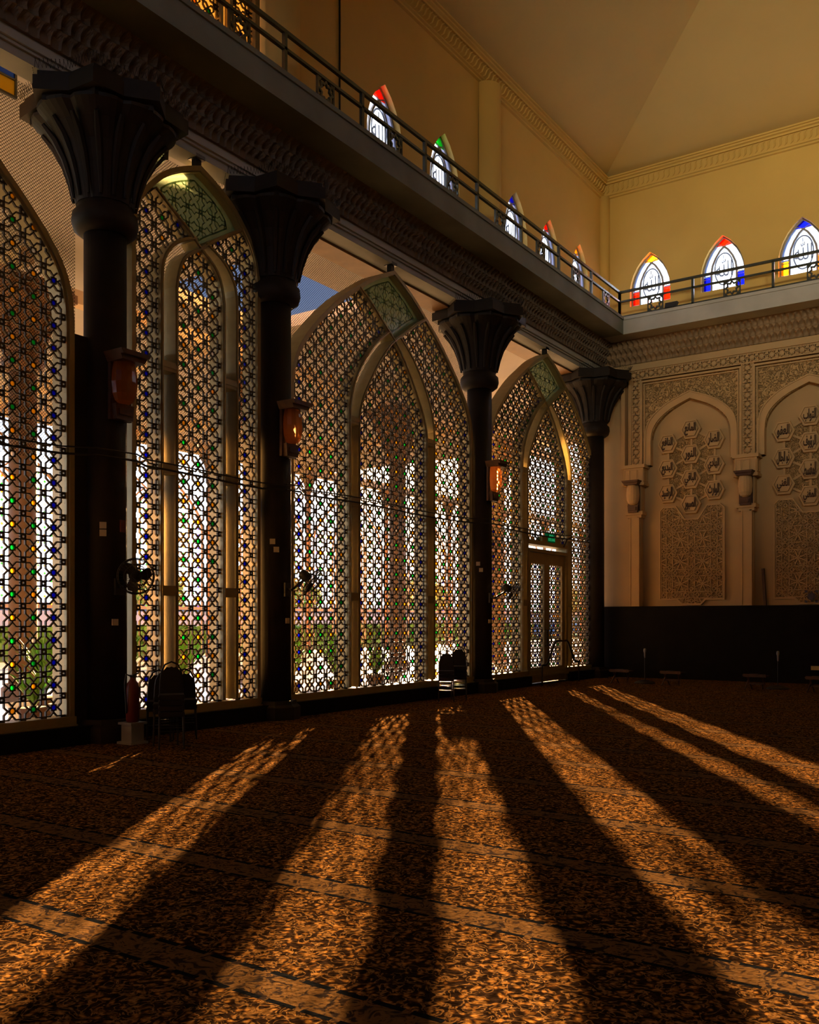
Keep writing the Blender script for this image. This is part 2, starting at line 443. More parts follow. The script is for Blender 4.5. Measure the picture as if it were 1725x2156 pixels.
N_INN = smooth_line([(.47, .38), (.47, 6.4), (.38, 6.76), (.23, 6.95), (0, 7.10), (-.25, 7.30), (-.54, 7.48), (-.85, 7.68)])
N_STR = smooth_line([(.74, .38), (.74, 6.4), (.71, 6.70), (.58, 6.93), (.38, 7.10), (.1, 7.22)])

def split_at_axis(inn):
    up = [q for q in inn if q[0] > 1e-6]; tail = [q for q in inn if q[0] <= 1e-6]
    return up, tail
def make_window(name, OUT, INN, STR, yc, label, ouside, oumid, door=False, shared=None):
    w = thing(name, (LX, yc, 0), label, 'window', kind='structure')
    hw = OUT[0][0]
    # frame: outer arch, sill, stepped inner lip
    f = MB()
    arch = OUT + mir(OUT)[::-1][1:]
    f.ribbon(arch, .07, -.30, .03, FL); f.ribbon([(a * .984, b - .035 if b > 1 else b) for a, b in arch], .03, -.30, .0, FL)
    f.box(-.30, .05, -hw - .05, hw + .05, .26, .36); f.box(-.30, .075, -hw - .05, hw + .05, .20, .262)
    f.build('frame', M_frame, w)
    f = MB(); z0 = .3
    for mm in ((lambda q: q), mir):
        inn = mm(INN); st = mm(STR)
        f.ribbon(inn, .055, -.26, .035, FL); f.ribbon(inn, .022, -.28, .055, FL)
        f.ribbon(st, .055, -.26, .035, FL); f.ribbon(st, .022, -.28, .055, FL)
    f.build('mullion', M_frame, w)
    up, tail = split_at_axis(INN)
    # rungs across the narrow strips
    for z in (2.02, 3.76, 5.22):
        for s in (-1, 1):
            g = MB(); a, b = sorted((s * (up[0][0]), s * STR[0][0])); g.box(-.16, .04, a, b, z - .07, z + .07); g.box(-.16, .05, a, b, z - .02, z + .03)
            g.build('rung', M_frame, w)
    # louvre jamb standing in each strip
    for s in (-1, 1):
        g = MB(); c = s * (up[0][0] + STR[0][0]) / 2
        for du, wd in ((-.035, .03), (.035, .03)): g.box(-.28, -.18, c + du - wd / 2, c + du + wd / 2, .36, up[-1][1] - 1.6)
        g.build('strip_jamb', M_frame, w)
    tail_p = mir([q for q in tail])          # positive side
    side = [(STR[0][0], .36)] + STR[1:] + [q for q in tail_p if q[0] > STR[-1][0]] + OUT[::-1][[i for i, q in enumerate(OUT[::-1]) if q[0] > tail_p[-1][0]][0]:]
    mid = [(up[0][0], .36)] + up[1:] + [(0, up[-1][1] + .05)] + mir(up)[::-1][:-1] + [(-up[0][0], .36)]
    if door: mid = [(q[0], max(q[1], 3.52)) for q in mid]
    for nm, poly, ou, cf in (('side', side, ouside, colour_side), ('side', mir(side), -ouside, colour_side), ('mid', mid, oumid, colour_mid)):
        l = MB(); g = MB()
        lattice(l, poly, P_L, ou, OV, LW_, -.055, -.025, FL, glass=g, gd=-.042, colour=cf)
        l.build('lattice_screen', M_lattice, w)
        if g.v: tag(g.build('coloured_glass', GL, w), kind='stuff')
    # glazing of the strips and the etched diamond at the top
    g = MB()
    for s in (1, -1):
        pin = [(s * a, b) for a, b in up]; pst = [(s * a, b) for a, b in STR]
        k = min(len(pin), len(pst)); n1 = len(pin) - 1; n2 = len(pst) - 1; m_ = 24
        def at(L_, t):
            x = t * (len(L_) - 1); i = min(int(x), len(L_) - 2); r = x - i
            return (L_[i][0] * (1 - r) + L_[i + 1][0] * r, L_[i][1] * (1 - r) + L_[i + 1][1] * r)
        rows = [(at(pin, i / m_), at(pst, i / m_)) for i in range(m_ + 1)]
        o = len(g.v)
        for a, b in rows: g.v += [(-.15, *a), (-.15, *b)]
        for i in range(m_): g.f.append((o + 2 * i, o + 2 * i + 1, o + 2 * i + 3, o + 2 * i + 2)); g.mi.append(0)
    g.build('strip_glass', G_pane, w)
    dia = [(0, up[-1][1] + .04)] + tail_p[1:] + [q for q in OUT if q[0] < tail_p[-1][0]]
    dia = dia + mir(dia)[::-1][1:-1]
    g = MB(); g.prism(dia, -.14, -.125, FL); g.build('etched_pane', G_frost, w)
    e = MB(); ins = [(a * .78, 7.64 + (b - 7.64) * .78) for a, b in dia]
    e.ribbon(ins, .025, -.122, -.119, FL, closed=True)
    lattice(e, ins, .26, 0, 7.6, .018, -.122, -.119, FL, stars=False)
    e.build('etched_tracery', G_etch, w)
    h = MB(); h.box(-.12, -.02, -.05, .05, 8.33, 8.47); h.box(-.16, .02, -.09, .09, 8.44, 8.5); h.build('hanger', M_dkmetal, w)
    return w
w2 = make_window('window_2', W_OUT, W_INN, W_STR, 14.56, 'wide pointed lattice window filling the middle bay, low sun shining through its right side', -2.72 * -1, -1.0)
w0 = copy_tree(w2, (LX, 4.42, 0), label='wide lattice window at the left edge of the picture, cut off by the frame')
w0.name = 'window_4'
w1 = make_window('window_1', N_OUT, N_INN, N_STR, 9.58, 'tall narrow pointed lattice window between the two nearest dark columns', .97, 0.)
wm = copy_tree(w1, (LX, -.55, 0), label='narrow lattice window behind the picture edge beyond the leftmost wide window'); wm.name = 'window_18'
w3 = make_window('window_3', W_OUT, W_INN, W_STR, 21.28, 'wide pointed lattice window at the far corner with a double door in it', 2.72, -1.0, door=True)

# double door in the far window
d = thing('door_1', (LX, 21.28, 0), 'olive metal double door with lattice panels under the green exit sign', 'door', kind='structure')
f = MB()
f.box(-.22, .05, -1.13, -1.05, .02, 3.34); f.box(-.22, .05, 1.05, 1.13, .02, 3.34); f.box(-.22, .06, -1.13, 1.13, 3.28, 3.36)
f.box(-.24, .08, -1.13, 1.13, 3.46, 3.56); f.build('door_frame', M_frame, d)
g = MB(); g.box(-.12, -.112, -1.12, 1.12, 3.36, 3.46); g.build('transom_glass', G_pane, d)
f = MB(); f.box(-.25, .06, -1.1, 1.1, .0, .035); f.build('threshold', M_dkmetal, d)
for s in (-1, 1):
    lf = MB(); a, b = sorted((s * .005, s * 1.045))
    lf.box(-.13, .0, a, b, .05, .42); lf.box(-.13, .0, a, b, 3.0, 3.27)
    lf.box(-.13, .0, a, a + .15, .42, 3.0); lf.box(-.13, .0, b - .15, b, .42, 3.0)
    leaf = lf.build('door_leaf', M_frame, d)
    l = MB(); g = MB(); poly = [(a + .15, .42), (b - .15, .42), (b - .15, 3.0), (a + .15, 3.0)]
    lattice(l, poly, P_L * .86, (a + b) / 2, 1.7, LW_, -.08, -.055, FL, glass=g, gd=-.07, colour=lambda i, j, e, n: (0 if (i + j) % 3 == 0 else 1 if j % 2 else 2))
    l.build('lattice_screen', M_lattice, leaf); tag(g.build('coloured_glass', GL, leaf), kind='stuff')
    h = MB(); h.tube([(.0, s * .10, 1.35), (.06, s * .10, 1.35), (.06, s * .10, .95), (0, s * .10, .95)], .014, 8); h.build('door_handle', M_dkmetal, leaf)

# ------------------------------------------------------------------ columns (inner, outer and far rows share the same shape)
def make_column(mat_, loc, label):
    c = thing('column', loc, label, 'column')
    b = MB()
    b.lathe([(.43, 0), (.43, .20), (.38, .24), (.36, .30)], 8, mod=None); b.build('plinth', mat_, c)
    s = MB(); s.lathe([(.28, .28), (.275, 6.76)], 32); s.build('shaft', mat_, c, smooth=True)
    r = MB(); r.lathe([(.32, 6.70), (.40, 6.76), (.43, 6.86), (.42, 6.97), (.36, 7.03), (.36, 7.12)], 32); r.build('necking_ring', mat_, c, smooth=True)
    fl = MB()
    fl.lathe([(.37, 7.08), (.40, 7.25), (.46, 7.5), (.56, 7.75), (.70, 7.95), (.86, 8.10), (.86, 8.14)], 64,
             mod=lambda t, k: 1 + (.045 + .01 * k) * abs(math.cos(t * 4)) ** .5 - .03)
    for k in range(16):       # carved petals standing off the bell
        t = PI / 8 * k; ct, st = math.cos(t), math.sin(t)
        pts = [((.375 + dr) * ct, (.375 + dr) * st, z) for dr, z in ((.03, 7.12), (.07, 7.35), (.15, 7.6), (.27, 7.82), (.42, 7.98))]
        fl.tube(pts, [.02, .035, .045, .05, .03], 6)
    fl.build('capital_bell', mat_, c)
    a = MB()
    star = []
    for k in range(16):
        r_ = 1.08 if k % 2 == 0 else .87
        star.append((r_ * math.cos(PI / 8 * k), r_ * math.sin(PI / 8 * k)))
    up = lambda u, v, d_: (u, v, d_)
    a.prism([(u * .88, v * .88) for u, v in star], 8.10, 8.18, up); a.prism(star, 8.18, 8.36, up)
    a.prism([(u * .94, v * .94) for u, v in star], 8.36, 8.44, up); a.build('abacus', mat_, c)
    return c, star
col0, STAR = make_column(M_column, (LX, 7.9, 0), 'black column between the leftmost window and the narrow window')
sp = MB(); random.seed(3)
for k in range(16):
    p, q = STAR[k], STAR[(k + 1) % 16]
    for j in range(9):
        t = (j + .5) / 9; x = p[0] + (q[0] - p[0]) * t; y = p[1] + (q[1] - p[1]) * t
        for s in (-1, 1): sp.tube([(x, y, 8.44), (x * 1.02 + s * .02, y * 1.02 + s * .02, 8.55)], .0035, 3)
spk = sp.build('bird_spikes', M_black, col0); tag(spk, 'thin dark bird spikes', kind='stuff')
for y, l in ((11.19, 'black column between the narrow window and the middle window, holding the orange lit lamp'),
             (17.87, 'black column between the middle window and the far window with the door'),
             (24.28, 'black column in the far corner beside the carved wall'),
             (1.15, 'black column beyond the left edge of the picture')):
    copy_tree(col0, (LX, y, 0), label=l, group=None)
colo, _ = make_column(M_outcol, (-17.35, 24.75, 0), 'brown outer portico column seen through the centre of the middle window')
for y, l in ((11.27, 'brown outer portico column seen through the leftmost window'),
             (18.1, 'brown outer portico column seen behind the right edge of the narrow window'),
             (31.5, 'brown outer portico column seen at the left edge of the far window'),
             (41.5, 'brown outer portico column hidden behind the corner column'),
             (4.5, 'brown outer portico column out of sight to the left of the leftmost window'),
             (52., 'brown outer portico column farthest away near the corner')):
    copy_tree(colo, (-17.35, y, 0), label=l)
FAR_Y = [8.8 + 6.75 * k for k in range(11)]
fp = thing('arcade_post', (-30.6, FAR_Y[0], 0), 'slim distant post of the far arcade glimpsed through the lattice windows', 'post', 'posts of the far arcade')
b = MB(); b.lathe([(.20, 0), (.20, .25), (.13, .32), (.12, 8.0), (.17, 8.1)], 12); b.build('shaft', M_outcol, fp)
b = MB(); b.lathe([(.17, 8.1), (.25, 8.5), (.5, 8.9)], 12); b.build('capital', M_outcol, fp)
for y in FAR_Y[1:]: copy_tree(fp, (-30.6, y, 0))

# ------------------------------------------------------------------ left wall: kerb, beam, muqarnas, gallery, upper wall
k = MB()
segsy = [(-8.2, 20.12), (22.44, 24.9)]
for a, b in segsy: k.box(-10.55, -10.13, a, b, 0, .24)
struct('baseboard_left', k, M_marble, 'low black marble kerb under the lattice windows', 'kerb')
k = MB(); k.box(-10.55, -10.3, 7.38, 7.64, .24, 5.3); struct('trim_16', k, M_column, 'dark upright filling the gap between leftmost window and its column', 'trim')
b = MB()
b.box(-10.62, -10.28, -8.2, 24.9, 8.45, 8.72); b.box(-10.26, -10.20, -8.2, 24.9, 8.60, 8.72); b.box(-10.3, -10.24, -8.2, 24.9, 8.56, 8.62)
struct('trim_1', b, M_beam, 'grey painted beam edge running above the column capitals', 'beam')
b = MB(); b.box(-11.1, -10.62, 11.3, 37.6, 8.40, 8.9); struct('trim_2', b, M_outcol, 'dark beam just outside the lattice windows', 'beam')
b = MB(); b.box(-10.6, -10.15, -8.2, 24.9, 8.72, 9.32); struct('trim_13', b, M_muq_shaded, 'dark wall strip behind the stalactite cornice on the left', 'wall')

def muqarnas(length, step=.0185):
    """scalloped three-tier cornice; local u along, v up 0..0.6, depth towards the room"""
    mb = MB(); n = int(length / step); zs = []
    tiers = 3; H = .60 / tiers; D0 = .06; DT = .095
    rows = []
    for t in range(tiers):
        for j in range(7): rows.append((t, j / 6))
    for t, v in rows:
        z = t * H + v * H; row = []
        for i in range(n + 1):
            u = i * step; w_ = .15; ph = (u / w_ + .5 * (t % 2)) % 1 - .5
            edge = abs(ph) * 2
            env = max(0., 1 - edge ** 2) ** .5
            top = max(0., 1 - max(0., (v - .45) / .55) ** 2 / max(.05, (1 - edge)))     # pointed head of each niche
            carve = .125 * env * (1 if v < .45 else max(0., top)) * (.35 + .65 * min(1, v * 3) if v < .33 else 1)
            out_ = D0 + DT * (t + v * .55) - carve
            row.append((out_, u, z))
        mb.v += row
    m_ = n + 1
    for r in range(len(rows) - 1):
        for i in range(n): mb.f.append((r * m_ + i, r * m_ + i + 1, (r + 1) * m_ + i + 1, (r + 1) * m_ + i)); mb.mi.append(0)
    return mb
mq = muqarnas(33.2)
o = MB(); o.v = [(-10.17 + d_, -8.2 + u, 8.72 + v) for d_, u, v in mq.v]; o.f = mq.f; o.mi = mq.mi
tag(o.build('trim_3', M_muq_shaded), 'stalactite cornice under the gallery along the left wall', 'cornice', kind='structure')
mq = muqarnas(20.6)
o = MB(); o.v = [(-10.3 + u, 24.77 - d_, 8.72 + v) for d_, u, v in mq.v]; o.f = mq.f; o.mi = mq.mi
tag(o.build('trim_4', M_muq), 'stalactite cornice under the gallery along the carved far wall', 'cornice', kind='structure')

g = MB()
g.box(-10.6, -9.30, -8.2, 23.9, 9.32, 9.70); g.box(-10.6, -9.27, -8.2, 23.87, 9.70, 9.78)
struct('trim_5', g, M_concrete_shaded, 'grey gallery slab edge along the left wall, shade put into its colour', 'gallery edge')
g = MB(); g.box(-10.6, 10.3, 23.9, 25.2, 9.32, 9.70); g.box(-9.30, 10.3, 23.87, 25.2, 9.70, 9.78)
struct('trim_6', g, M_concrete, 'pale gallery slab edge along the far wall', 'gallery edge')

ARCH = [(.57, 10.38), (.57, 10.86), (.54, 11.05), (.47, 11.25), (.36, 11.45), (.20, 11.64), (0, 11.80)]
def wall_with_windows(mb, fn, u0, u1, z0, z1, centres, d0, d1, rect=None):
    """a slab along u with pointed holes"""
    cur = u0
    for c in centres:
        mb.prism([(cur, z0), (c - .57, z0), (c - .57, z1), (cur, z1)], d0, d1, fn)
        mb.prism([(c - .57, z0), (c + .57, z0), (c + .57, 10.38), (c - .57, 10.38)], d0, d1, fn)
        arch = [(c - a, b_) for a, b_ in ARCH[1:]] + [(c + a, b_) for a, b_ in ARCH[1:-1][::-1]]
        mb.prism([(c - .57, z1)] + arch[:len(ARCH) - 1] + [(c, z1)], d0, d1, fn)
        mb.prism([(c, z1)] + arch[len(ARCH) - 2:] + [(c + .57, z1)], d0, d1, fn)
        cur = c + .57
    mb.prism([(cur, z0), (u1, z0), (u1, z1), (cur, z1)], d0, d1, fn)
LWIN = [14.28, 16.42, 19.62, 21.46, 23.32]
BWIN = [-8.92, -6.94, -4.96, -2.98, -1.0, .98, 2.96, 4.94]
u = MB()
FLw = lambda a, b_, d_: (LX + d_, a, b_)
wall_with_windows(u, FLw, 11.0, 25.2, 9.7, 14.1, LWIN, -.3, 0.)
u.box(-10.6, -10.3, 8.15, 8.3, 9.7, 14.1); u.box(-10.6, -10.3, 8.15, 11.1, 13.3, 14.1); u.box(-10.6, -10.3, -8.2, 8.2, 9.7, 14.1)
struct('wall_left', u, M_wall_up, 'ochre plaster upper wall above the gallery on the left', 'wall')
FBw = lambda a, b_, d_: (a, BY - d_, b_)
u = MB(); wall_with_windows(u, FBw, -10.6, 10.6, 9.7, 14.1, BWIN, -.3, 0.)
u.box(-10.6, 10.6, 24.9, 25.2, 0, 9.32, 1); struct("wall_back", u, [M_wall_up, M_wall_low], 'ochre upper far wall with a row of small pointed windows', 'wall')

# half-round pilasters of the upper wall, one with a hairline pipe beside it
pl = []
for y in (11.3, 18.15):
    p = MB(); p.lathe([(.33, 9.7), (.33, 13.55)], 24, c=(LX + .02, y, 0), a0=-PI / 2, a1=PI / 2); pl.append(p)
    tag(p.build('trim_%d' % (7 + len(pl)), M_wall_up, smooth=True), 'half-round plaster pilaster on the upper left wall above the ' + ('narrow window side' if y < 12 else 'column between middle and far windows'), 'pilaster', kind='structure')
p = MB(); p.lathe([(.17, 9.7), (.17, 13.6)], 16, c=(LX + .05, BY - .05, 0)); tag(p.build('trim_10', M_wall_up, smooth=True), 'slim round corner shaft where the two upper walls meet', 'pilaster', kind='structure')
p = MB(); p.tube([(LX + .03, 12.86, 9.75), (LX + .03, 12.86, 13.6)], .018, 8); tag(p.build('conduit_pipe', M_dkmetal), 'thin dark pipe running up the upper left wall', 'pipe')

# small gallery windows
TOPC = {0: G_red, 1: G_green, 2: G_blue, 3: G_yellow}
def text_mesh(s, size, ext, off=0.):
    c = bpy.data.curves.new('lettering', 'FONT'); c.body = s; c.size = size; c.extrude = ext
    c.align_x = 'CENTER'; c.align_y = 'CENTER'; c.resolution_u = 2; c.offset = off
    o = bpy.data.objects.new('lettering', c); C.objects.link(o); bpy.context.view_layer.update()
    me = bpy.data.meshes.new_from_object(o.evaluated_get(bpy.context.evaluated_depsgraph_get()))
    bpy.data.objects.remove(o); bpy.data.curves.remove(c); return me
ALLAH = text_mesh('\ufdf2', .62, .003)
GW_I = [(.33, 10.40), (.33, 10.9), (.30, 11.08), (.22, 11.27), (.10, 11.45), (0, 11.54)]
def gallery_window(name, loc, rotz, top, low, label):
    """local plane: x = out of the room, u = y"""
    w = thing(name, loc, label, 'window', kind='structure', rotz=rotz)
    f = MB(); a = ARCH + mir(ARCH)[::-1][1:]
    f.ribbon([(p_[0] * .96, p_[1] - .02) for p_ in a], .04, -.06, .0, FL); f.box(-.06, 0, -.57, .57, 10.38, 10.42)
    i = GW_I + mir(GW_I)[::-1][1:]; f.ribbon(i, .045, -.06, -.005, FL)
    for s in (-1, 1):
        f.ribbon([(s * .33 * 0, 11.54), (s * .12, 11.60), (s * .26, 11.60)], .022, -.05, -.01, FL)
        for z in (10.62, 10.74): f.box(-.05, -.01, *sorted((s * .33, s * .57)), z - .008, z + .008)
    f.build('window_frame', M_grey, w)
    g = MB(); zb = 10.83 if low else 10.40
    g.prism([(-.33, 10.40), (.33, 10.40), (.33, 11.30), (0, 11.55), (-.33, 11.30)], -.04, -.03, FL)
    for s in (-1, 1): g.prism([(s * .33, zb), (s * .57, zb)] + [(s * q[0], q[1]) for q in ARCH[1:5]] + [(s * .26, 11.58), (s * .0, 11.55), (s * .33, 11.30)], -.04, -.03, FL)
    g.build('white_pane', G_white, w)
    t = [(0, 11.55), (.27, 11.58), (.20, 11.64), (0, 11.80)]; t = t + mir(t)[::-1][1:-1]
    g = MB(); g.prism(t, -.028, -.022, FL); g.build('coloured_top_pane', top, w)
    if low:
        for s in (-1, 1):
            g = MB()
            for z in (10.44, 10.64): g.box(-.028, -.022, *sorted((s * .345, s * .55)), z, z + .15)
            g.build('coloured_side_pane', low, w)
    g = MB(); el = [(.24 * math.cos(t_) , 10.95 + .42 * math.sin(t_)) for t_ in [k_ * PI / 14 for k_ in range(28)]]
    g.ribbon(el, .035, -.027, -.022, FL, closed=True); g.build('etched_ring', G_grey, w)
    o_ = bpy.data.objects.new('etched_lettering', ALLAH); C.objects.link(o_); o_.parent = w
    if not ALLAH.materials: ALLAH.materials.append(G_grey)
    o_.rotation_euler = (PI / 2, 0, PI / 2); o_.location = (-.022, 0, 10.92); o_.scale = (.6, .9, 1)
    return w
LL = ['leftmost gallery window of the left wall, red glass at its tip', 'second gallery window of the left wall, green glass at its tip',
      'third gallery window of the left wall, blue glass at its tip', 'fourth gallery window of the left wall, pinkish red tip', 'gallery window nearest the corner on the left wall, yellow glass at its tip']
for i, (y, tc) in enumerate(zip(LWIN, (G_red, G_green, G_blue, G_red, G_yellow))):
    gallery_window('window_%d' % (5 + i), (LX - .12, y, 0), 0, tc, None, LL[i])
BL = ['leftmost gallery window of the far wall, yellow tip and small red side panes', 'middle gallery window of the far wall with blue side panes', 'gallery window at the right edge of the far wall, blue tip and yellow side panes']
for i, x in enumerate(BWIN):
    gallery_window('window_%d' % (10 + i), (x, BY + .12, 0), -PI / 2, (G_yellow, G_red, G_blue)[i % 3], (G_red, G_blue, G_yellow)[i % 3], BL[i] if i < 3 else 'gallery window number %d of the far wall, out of the picture to the right' % (i + 1))

# amber lattice window at gallery level over the narrow bay
w = thing('window_19', (LX - .12, 9.6, 0), 'amber glowing lattice window behind the gallery railing at the top left', 'window', kind='structure')
f = MB()
for s in (-1, 1): f.box(-.12, .06, *sorted((s * 1.32, s * 1.22)), 9.78, 13.3); f.box(-.1, .03, s * .52 - .03, s * .52 + .03, 9.78, 13.3); f.box(-.1, .03, s * .72 - .03, s * .72 + .03, 9.78, 13.3)
f.box(-.12, .06, -1.32, 1.32, 9.72, 9.80); f.box(-.12, .06, -1.32, 1.32, 13.2, 13.3); f.build('window_frame', M_frame, w)
for a, b_, ou, cf in ((-1.22, -.75, -.97, colour_side), (.75, 1.22, .97, colour_side), (-.49, .49, 0, colour_mid)):
    l = MB(); gg = MB(); lattice(l, [(a, 9.8), (b_, 9.8), (b_, 13.2), (a, 13.2)], P_L, ou, 10.0, LW_, -.04, -.01, FL, glass=gg, gd=-.03, colour=cf)
    l.build('lattice_screen', M_lattice, w); tag(gg.build('coloured_glass', GL, w), kind='stuff')
gg = MB(); gg.box(-.09, -.08, -1.22, 1.22, 9.8, 13.2); gg.build('amber_pane', G_amberblind, w)

# railings
def rail_star(mb, fn, c, z, r):
    S = []
    P = [(c + (r if k_ % 2 == 0 else r * .68) * math.cos(PI / 8 * k_), z + (r if k_ % 2 == 0 else r * .68) * math.sin(PI / 8 * k_)) for k_ in range(16)]
    mb.ribbon(P, .035, -.02, .02, fn, closed=True)
def railing(label, fn, u_end, n, sp_, sgn, loc):
    r = thing('gallery_railing', loc, label, 'railing')
    L_ = n * sp_
    for nm, z, h in (('handrail', 10.53, .06), ('mid_rail', 10.27, .045), ('bottom_rail', 9.85, .05)):
        m_ = MB(); m_.prism([(0, z - h / 2), (sgn * L_, z - h / 2), (sgn * L_, z + h / 2), (0, z + h / 2)], -.03, .03, fn); m_.build(nm, M_rail, r)
    for k_ in range(n + 1):
        p_ = MB(); c = sgn * k_ * sp_; p_.prism([(c - .03, 9.78), (c + .03, 9.78), (c + .03, 10.52), (c - .03, 10.52)], -.03, .03, fn); p_.build('post', M_rail, r)
        if k_ == n: break
        c = sgn * (k_ + .5) * sp_; q = MB()
        for s in (-1, 1): q.prism([(c + s * .20 - .015, 9.87), (c + s * .20 + .015, 9.87), (c + s * .20 + .015, 10.26), (c + s * .20 - .015, 10.26)], -.02, .02, fn)
        rail_star(q, fn, c, 10.065, .165)
        for s in (-1, 1):
            for t_ in (-1, 1): q.prism([(c + s * .19, 10.065 + t_ * .18), (c + s * .10, 10.065 + t_ * .18), (c + s * .19, 10.065 + t_ * .09)], -.015, .015, fn)
        q.build('star_panel', M_rail, r)
    return r
railing('dark steel gallery railing with star panels running along the left wall', FL, 24.07, 16, 1.935, -1, (-9.47, 24.07, 0))
railing('dark steel gallery railing with star panels along the far wall', FB, 24.07, 9, 2.0, 1, (-9.47, 24.07, 0))

# cornice and hipped ceiling
def cornice(name, label, axis, a, b_):
    m_ = MB()
    if axis == 'y': fn = lambda u_, v_, d_: (LX + u_, d_, v_)
    else: fn = lambda u_, v_, d_: (d_, BY - u_, v_)
    m_.prism([(0, 13.55), (.05, 13.57), (.05, 13.61), (.09, 13.63), (.09, 13.66), (.05, 13.68), (.14, 13.90), (.19, 13.90), (.19, 13.95), (.24, 13.97), (.24, 14.01), (.28, 14.02), (.28, 14.06), (0, 14.06)], a, b_, fn)
    s = a
    while s < b_:
        # slanting carved leaves along the cove
        pts = [fn(.07 + .10 * t_, 13.69 + .20 * t_, s + .13 * t_ + .03 * math.sin(t_ * 6)) for t_ in (0, .25, .5, .75, 1)]
        m_.tube(pts, [.008, .02, .024, .018, .008], 5)
        s += .145
    return tag(m_.build(name, M_wall_up), label, 'cornice', kind='structure')
cornice('trim_11', 'leaf-carved plaster cornice between left wall and ceiling', 'y', -8.2, 24.9)
cornice('trim_12', 'leaf-carved plaster cornice between far wall and ceiling', 'x', -10.3, 10.3)
c = MB(); zt = 14.06; t = 5.3; s = .38; x0, x1, y0, y1 = -10.4, 10.4, -8.3, 25.0; zi = zt + s * t
V = [(x0, y0, zt), (x1, y0, zt), (x1, y1, zt), (x0, y1, zt), (x0 + t, y0 + t, zi), (x1 - t, y0 + t, zi), (x1 - t, y1 - t, zi), (x0 + t, y1 - t, zi)]
c.add(V, [(0, 1, 5, 4), (1, 2, 6, 5), (2, 3, 7, 6), (3, 0, 4, 7)])
c.add([(v[0], v[1], v[2] + .3) for v in V], [(4, 5, 1, 0), (5, 6, 2, 1), (6, 7, 3, 2), (7, 4, 0, 3)])
# drum with tall openings and a flat top
for (ax, ay, bx, by) in ((x0 + t, y0 + t, x1 - t, y0 + t), (x1 - t, y0 + t, x1 - t, y1 - t), (x1 - t, y1 - t, x0 + t, y1 - t), (x0 + t, y1 - t, x0 + t, y0 + t)):
    c.bar((ax, ay, zi + 1.6), (bx, by, zi + 1.6), .3, 3.2)
    nseg = 6
    for k_ in range(nseg + 1):
        q = k_ / nseg; X_, Y_ = ax + (bx - ax) * q, ay + (by - ay) * q; pass
c.box(x0 + t - .2, x1 - t + .2, y0 + t - .2, y1 - t + .2, zi + 3.1, zi + 3.3)
struct('ceiling', c, M_ceil, 'hipped ochre plaster ceiling with a straight hip running up from the corner', 'ceiling')

# right and rear walls (behind the camera) with openings
r = MB()
r.box(10.3, 10.6, -8.2, 24.9, 0, 14.1)
struct('wall_right', r, M_wall_up, 'plain plaster wall to the right, out of the picture', 'wall')
r = MB(); r.box(-10.6, 10.6, -8.5, -8.2, 0, 10.2); r.box(-10.6, 10.6, -8.5, -8.2, 12.8, 14.1)
for k_ in range(5):
    x = -10.6 + k_ * 5.3; r.box(x - .9, x + .9, -8.5, -8.2, 10.1, 12.9)
struct('wall_rear', r, M_wall_up, 'plaster wall behind the camera with high openings', 'wall')
# ------------------------------------------------------------------ floor
f = MB(); f.box(-10.55, 10.4, -8.3, 25.0, -.15, 0); tag(f.build('floor', carpet), 'dark patterned prayer carpet with rows of border bands crossing the hall floor', 'carpet', kind='structure')
f = MB(); f.box(-10.3, 10.3, 24.80, 24.9, 0, 1.98); struct('baseboard_back', f, M_marble, 'tall black marble dado along the foot of the carved wall', 'dado')
f = MB(); f.box(-10.6, -10.3, -8.2, -2.3, .0, 8.45); struct('wall_left_end', f, M_wall_low, 'plain end of the left wall out of the picture', 'wall')

# ------------------------------------------------------------------ carved far wall
AR = {}
for ch, base, n in (('ا', 0xFE8D, 2), ('ب', 0xFE8F, 4), ('ت', 0xFE95, 4), ('ث', 0xFE99, 4), ('ج', 0xFE9D, 4), ('د', 0xFEA9, 2), ('ذ', 0xFEAB, 2), ('ر', 0xFEAD, 2),
                    ('س', 0xFEB1, 4), ('ش', 0xFEB5, 4), ('ص', 0xFEB9, 4), ('ض', 0xFEBD, 4), ('ط', 0xFEC1, 4), ('ع', 0xFEC9, 4), ('غ', 0xFECD, 4), ('ف', 0xFED1, 4),
                    ('ق', 0xFED5, 4), ('ك', 0xFED9, 4), ('ل', 0xFEDD, 4), ('م', 0xFEE1, 4), ('ن', 0xFEE5, 4), ('ه', 0xFEE9, 4), ('و', 0xFEED, 2), ('ي', 0xFEF1, 4), ('ؤ', 0xFE85, 2)):
    AR[ch] = (base, n)
def shape(w):
    out = ''
    for i, ch in enumerate(w):
        if ch not in AR: out += ch; continue
        base, n = AR[ch]
        pj = i > 0 and w[i - 1] in AR and AR[w[i - 1]][1] == 4
        nj = n == 4 and i + 1 < len(w) and w[i + 1] in AR
        out += chr(base + (3 if pj and nj else 2 if nj else 1 if pj else 0))
    return out[::-1]
W1 = ['المانع', 'النور', 'الباقي', 'الصبور', 'النافع', 'البديع', 'الرشيد', 'الضار', 'الهادي', 'الوارث']
W2 = ['التواب', 'الرؤوف', 'المقسط', 'المغني', 'العفو', 'ذو الجلال', 'الغني', 'المنتقم', 'مالك', 'الجامع']
HEXP = [(0, 6.73), (0, 6.06), (0, 5.39), (0, 4.72), (-.63, 6.40), (-.63, 5.72), (-.63, 5.05), (.62, 6.40), (.62, 5.72), (.62, 5.05)]
def hexa(cx, cz, s=1.): return [(cx + a * s, cz + b * s) for a, b in ((.275, 0), (.15, .25), (-.15, .25), (-.275, 0), (-.15, -.25), (.15, -.25))]
IN_A = smooth_line([(1.08, 5.85), (1.08, 6.45), (1.02, 6.78), (.84, 7.06), (.5, 7.33), (0, 7.56)])
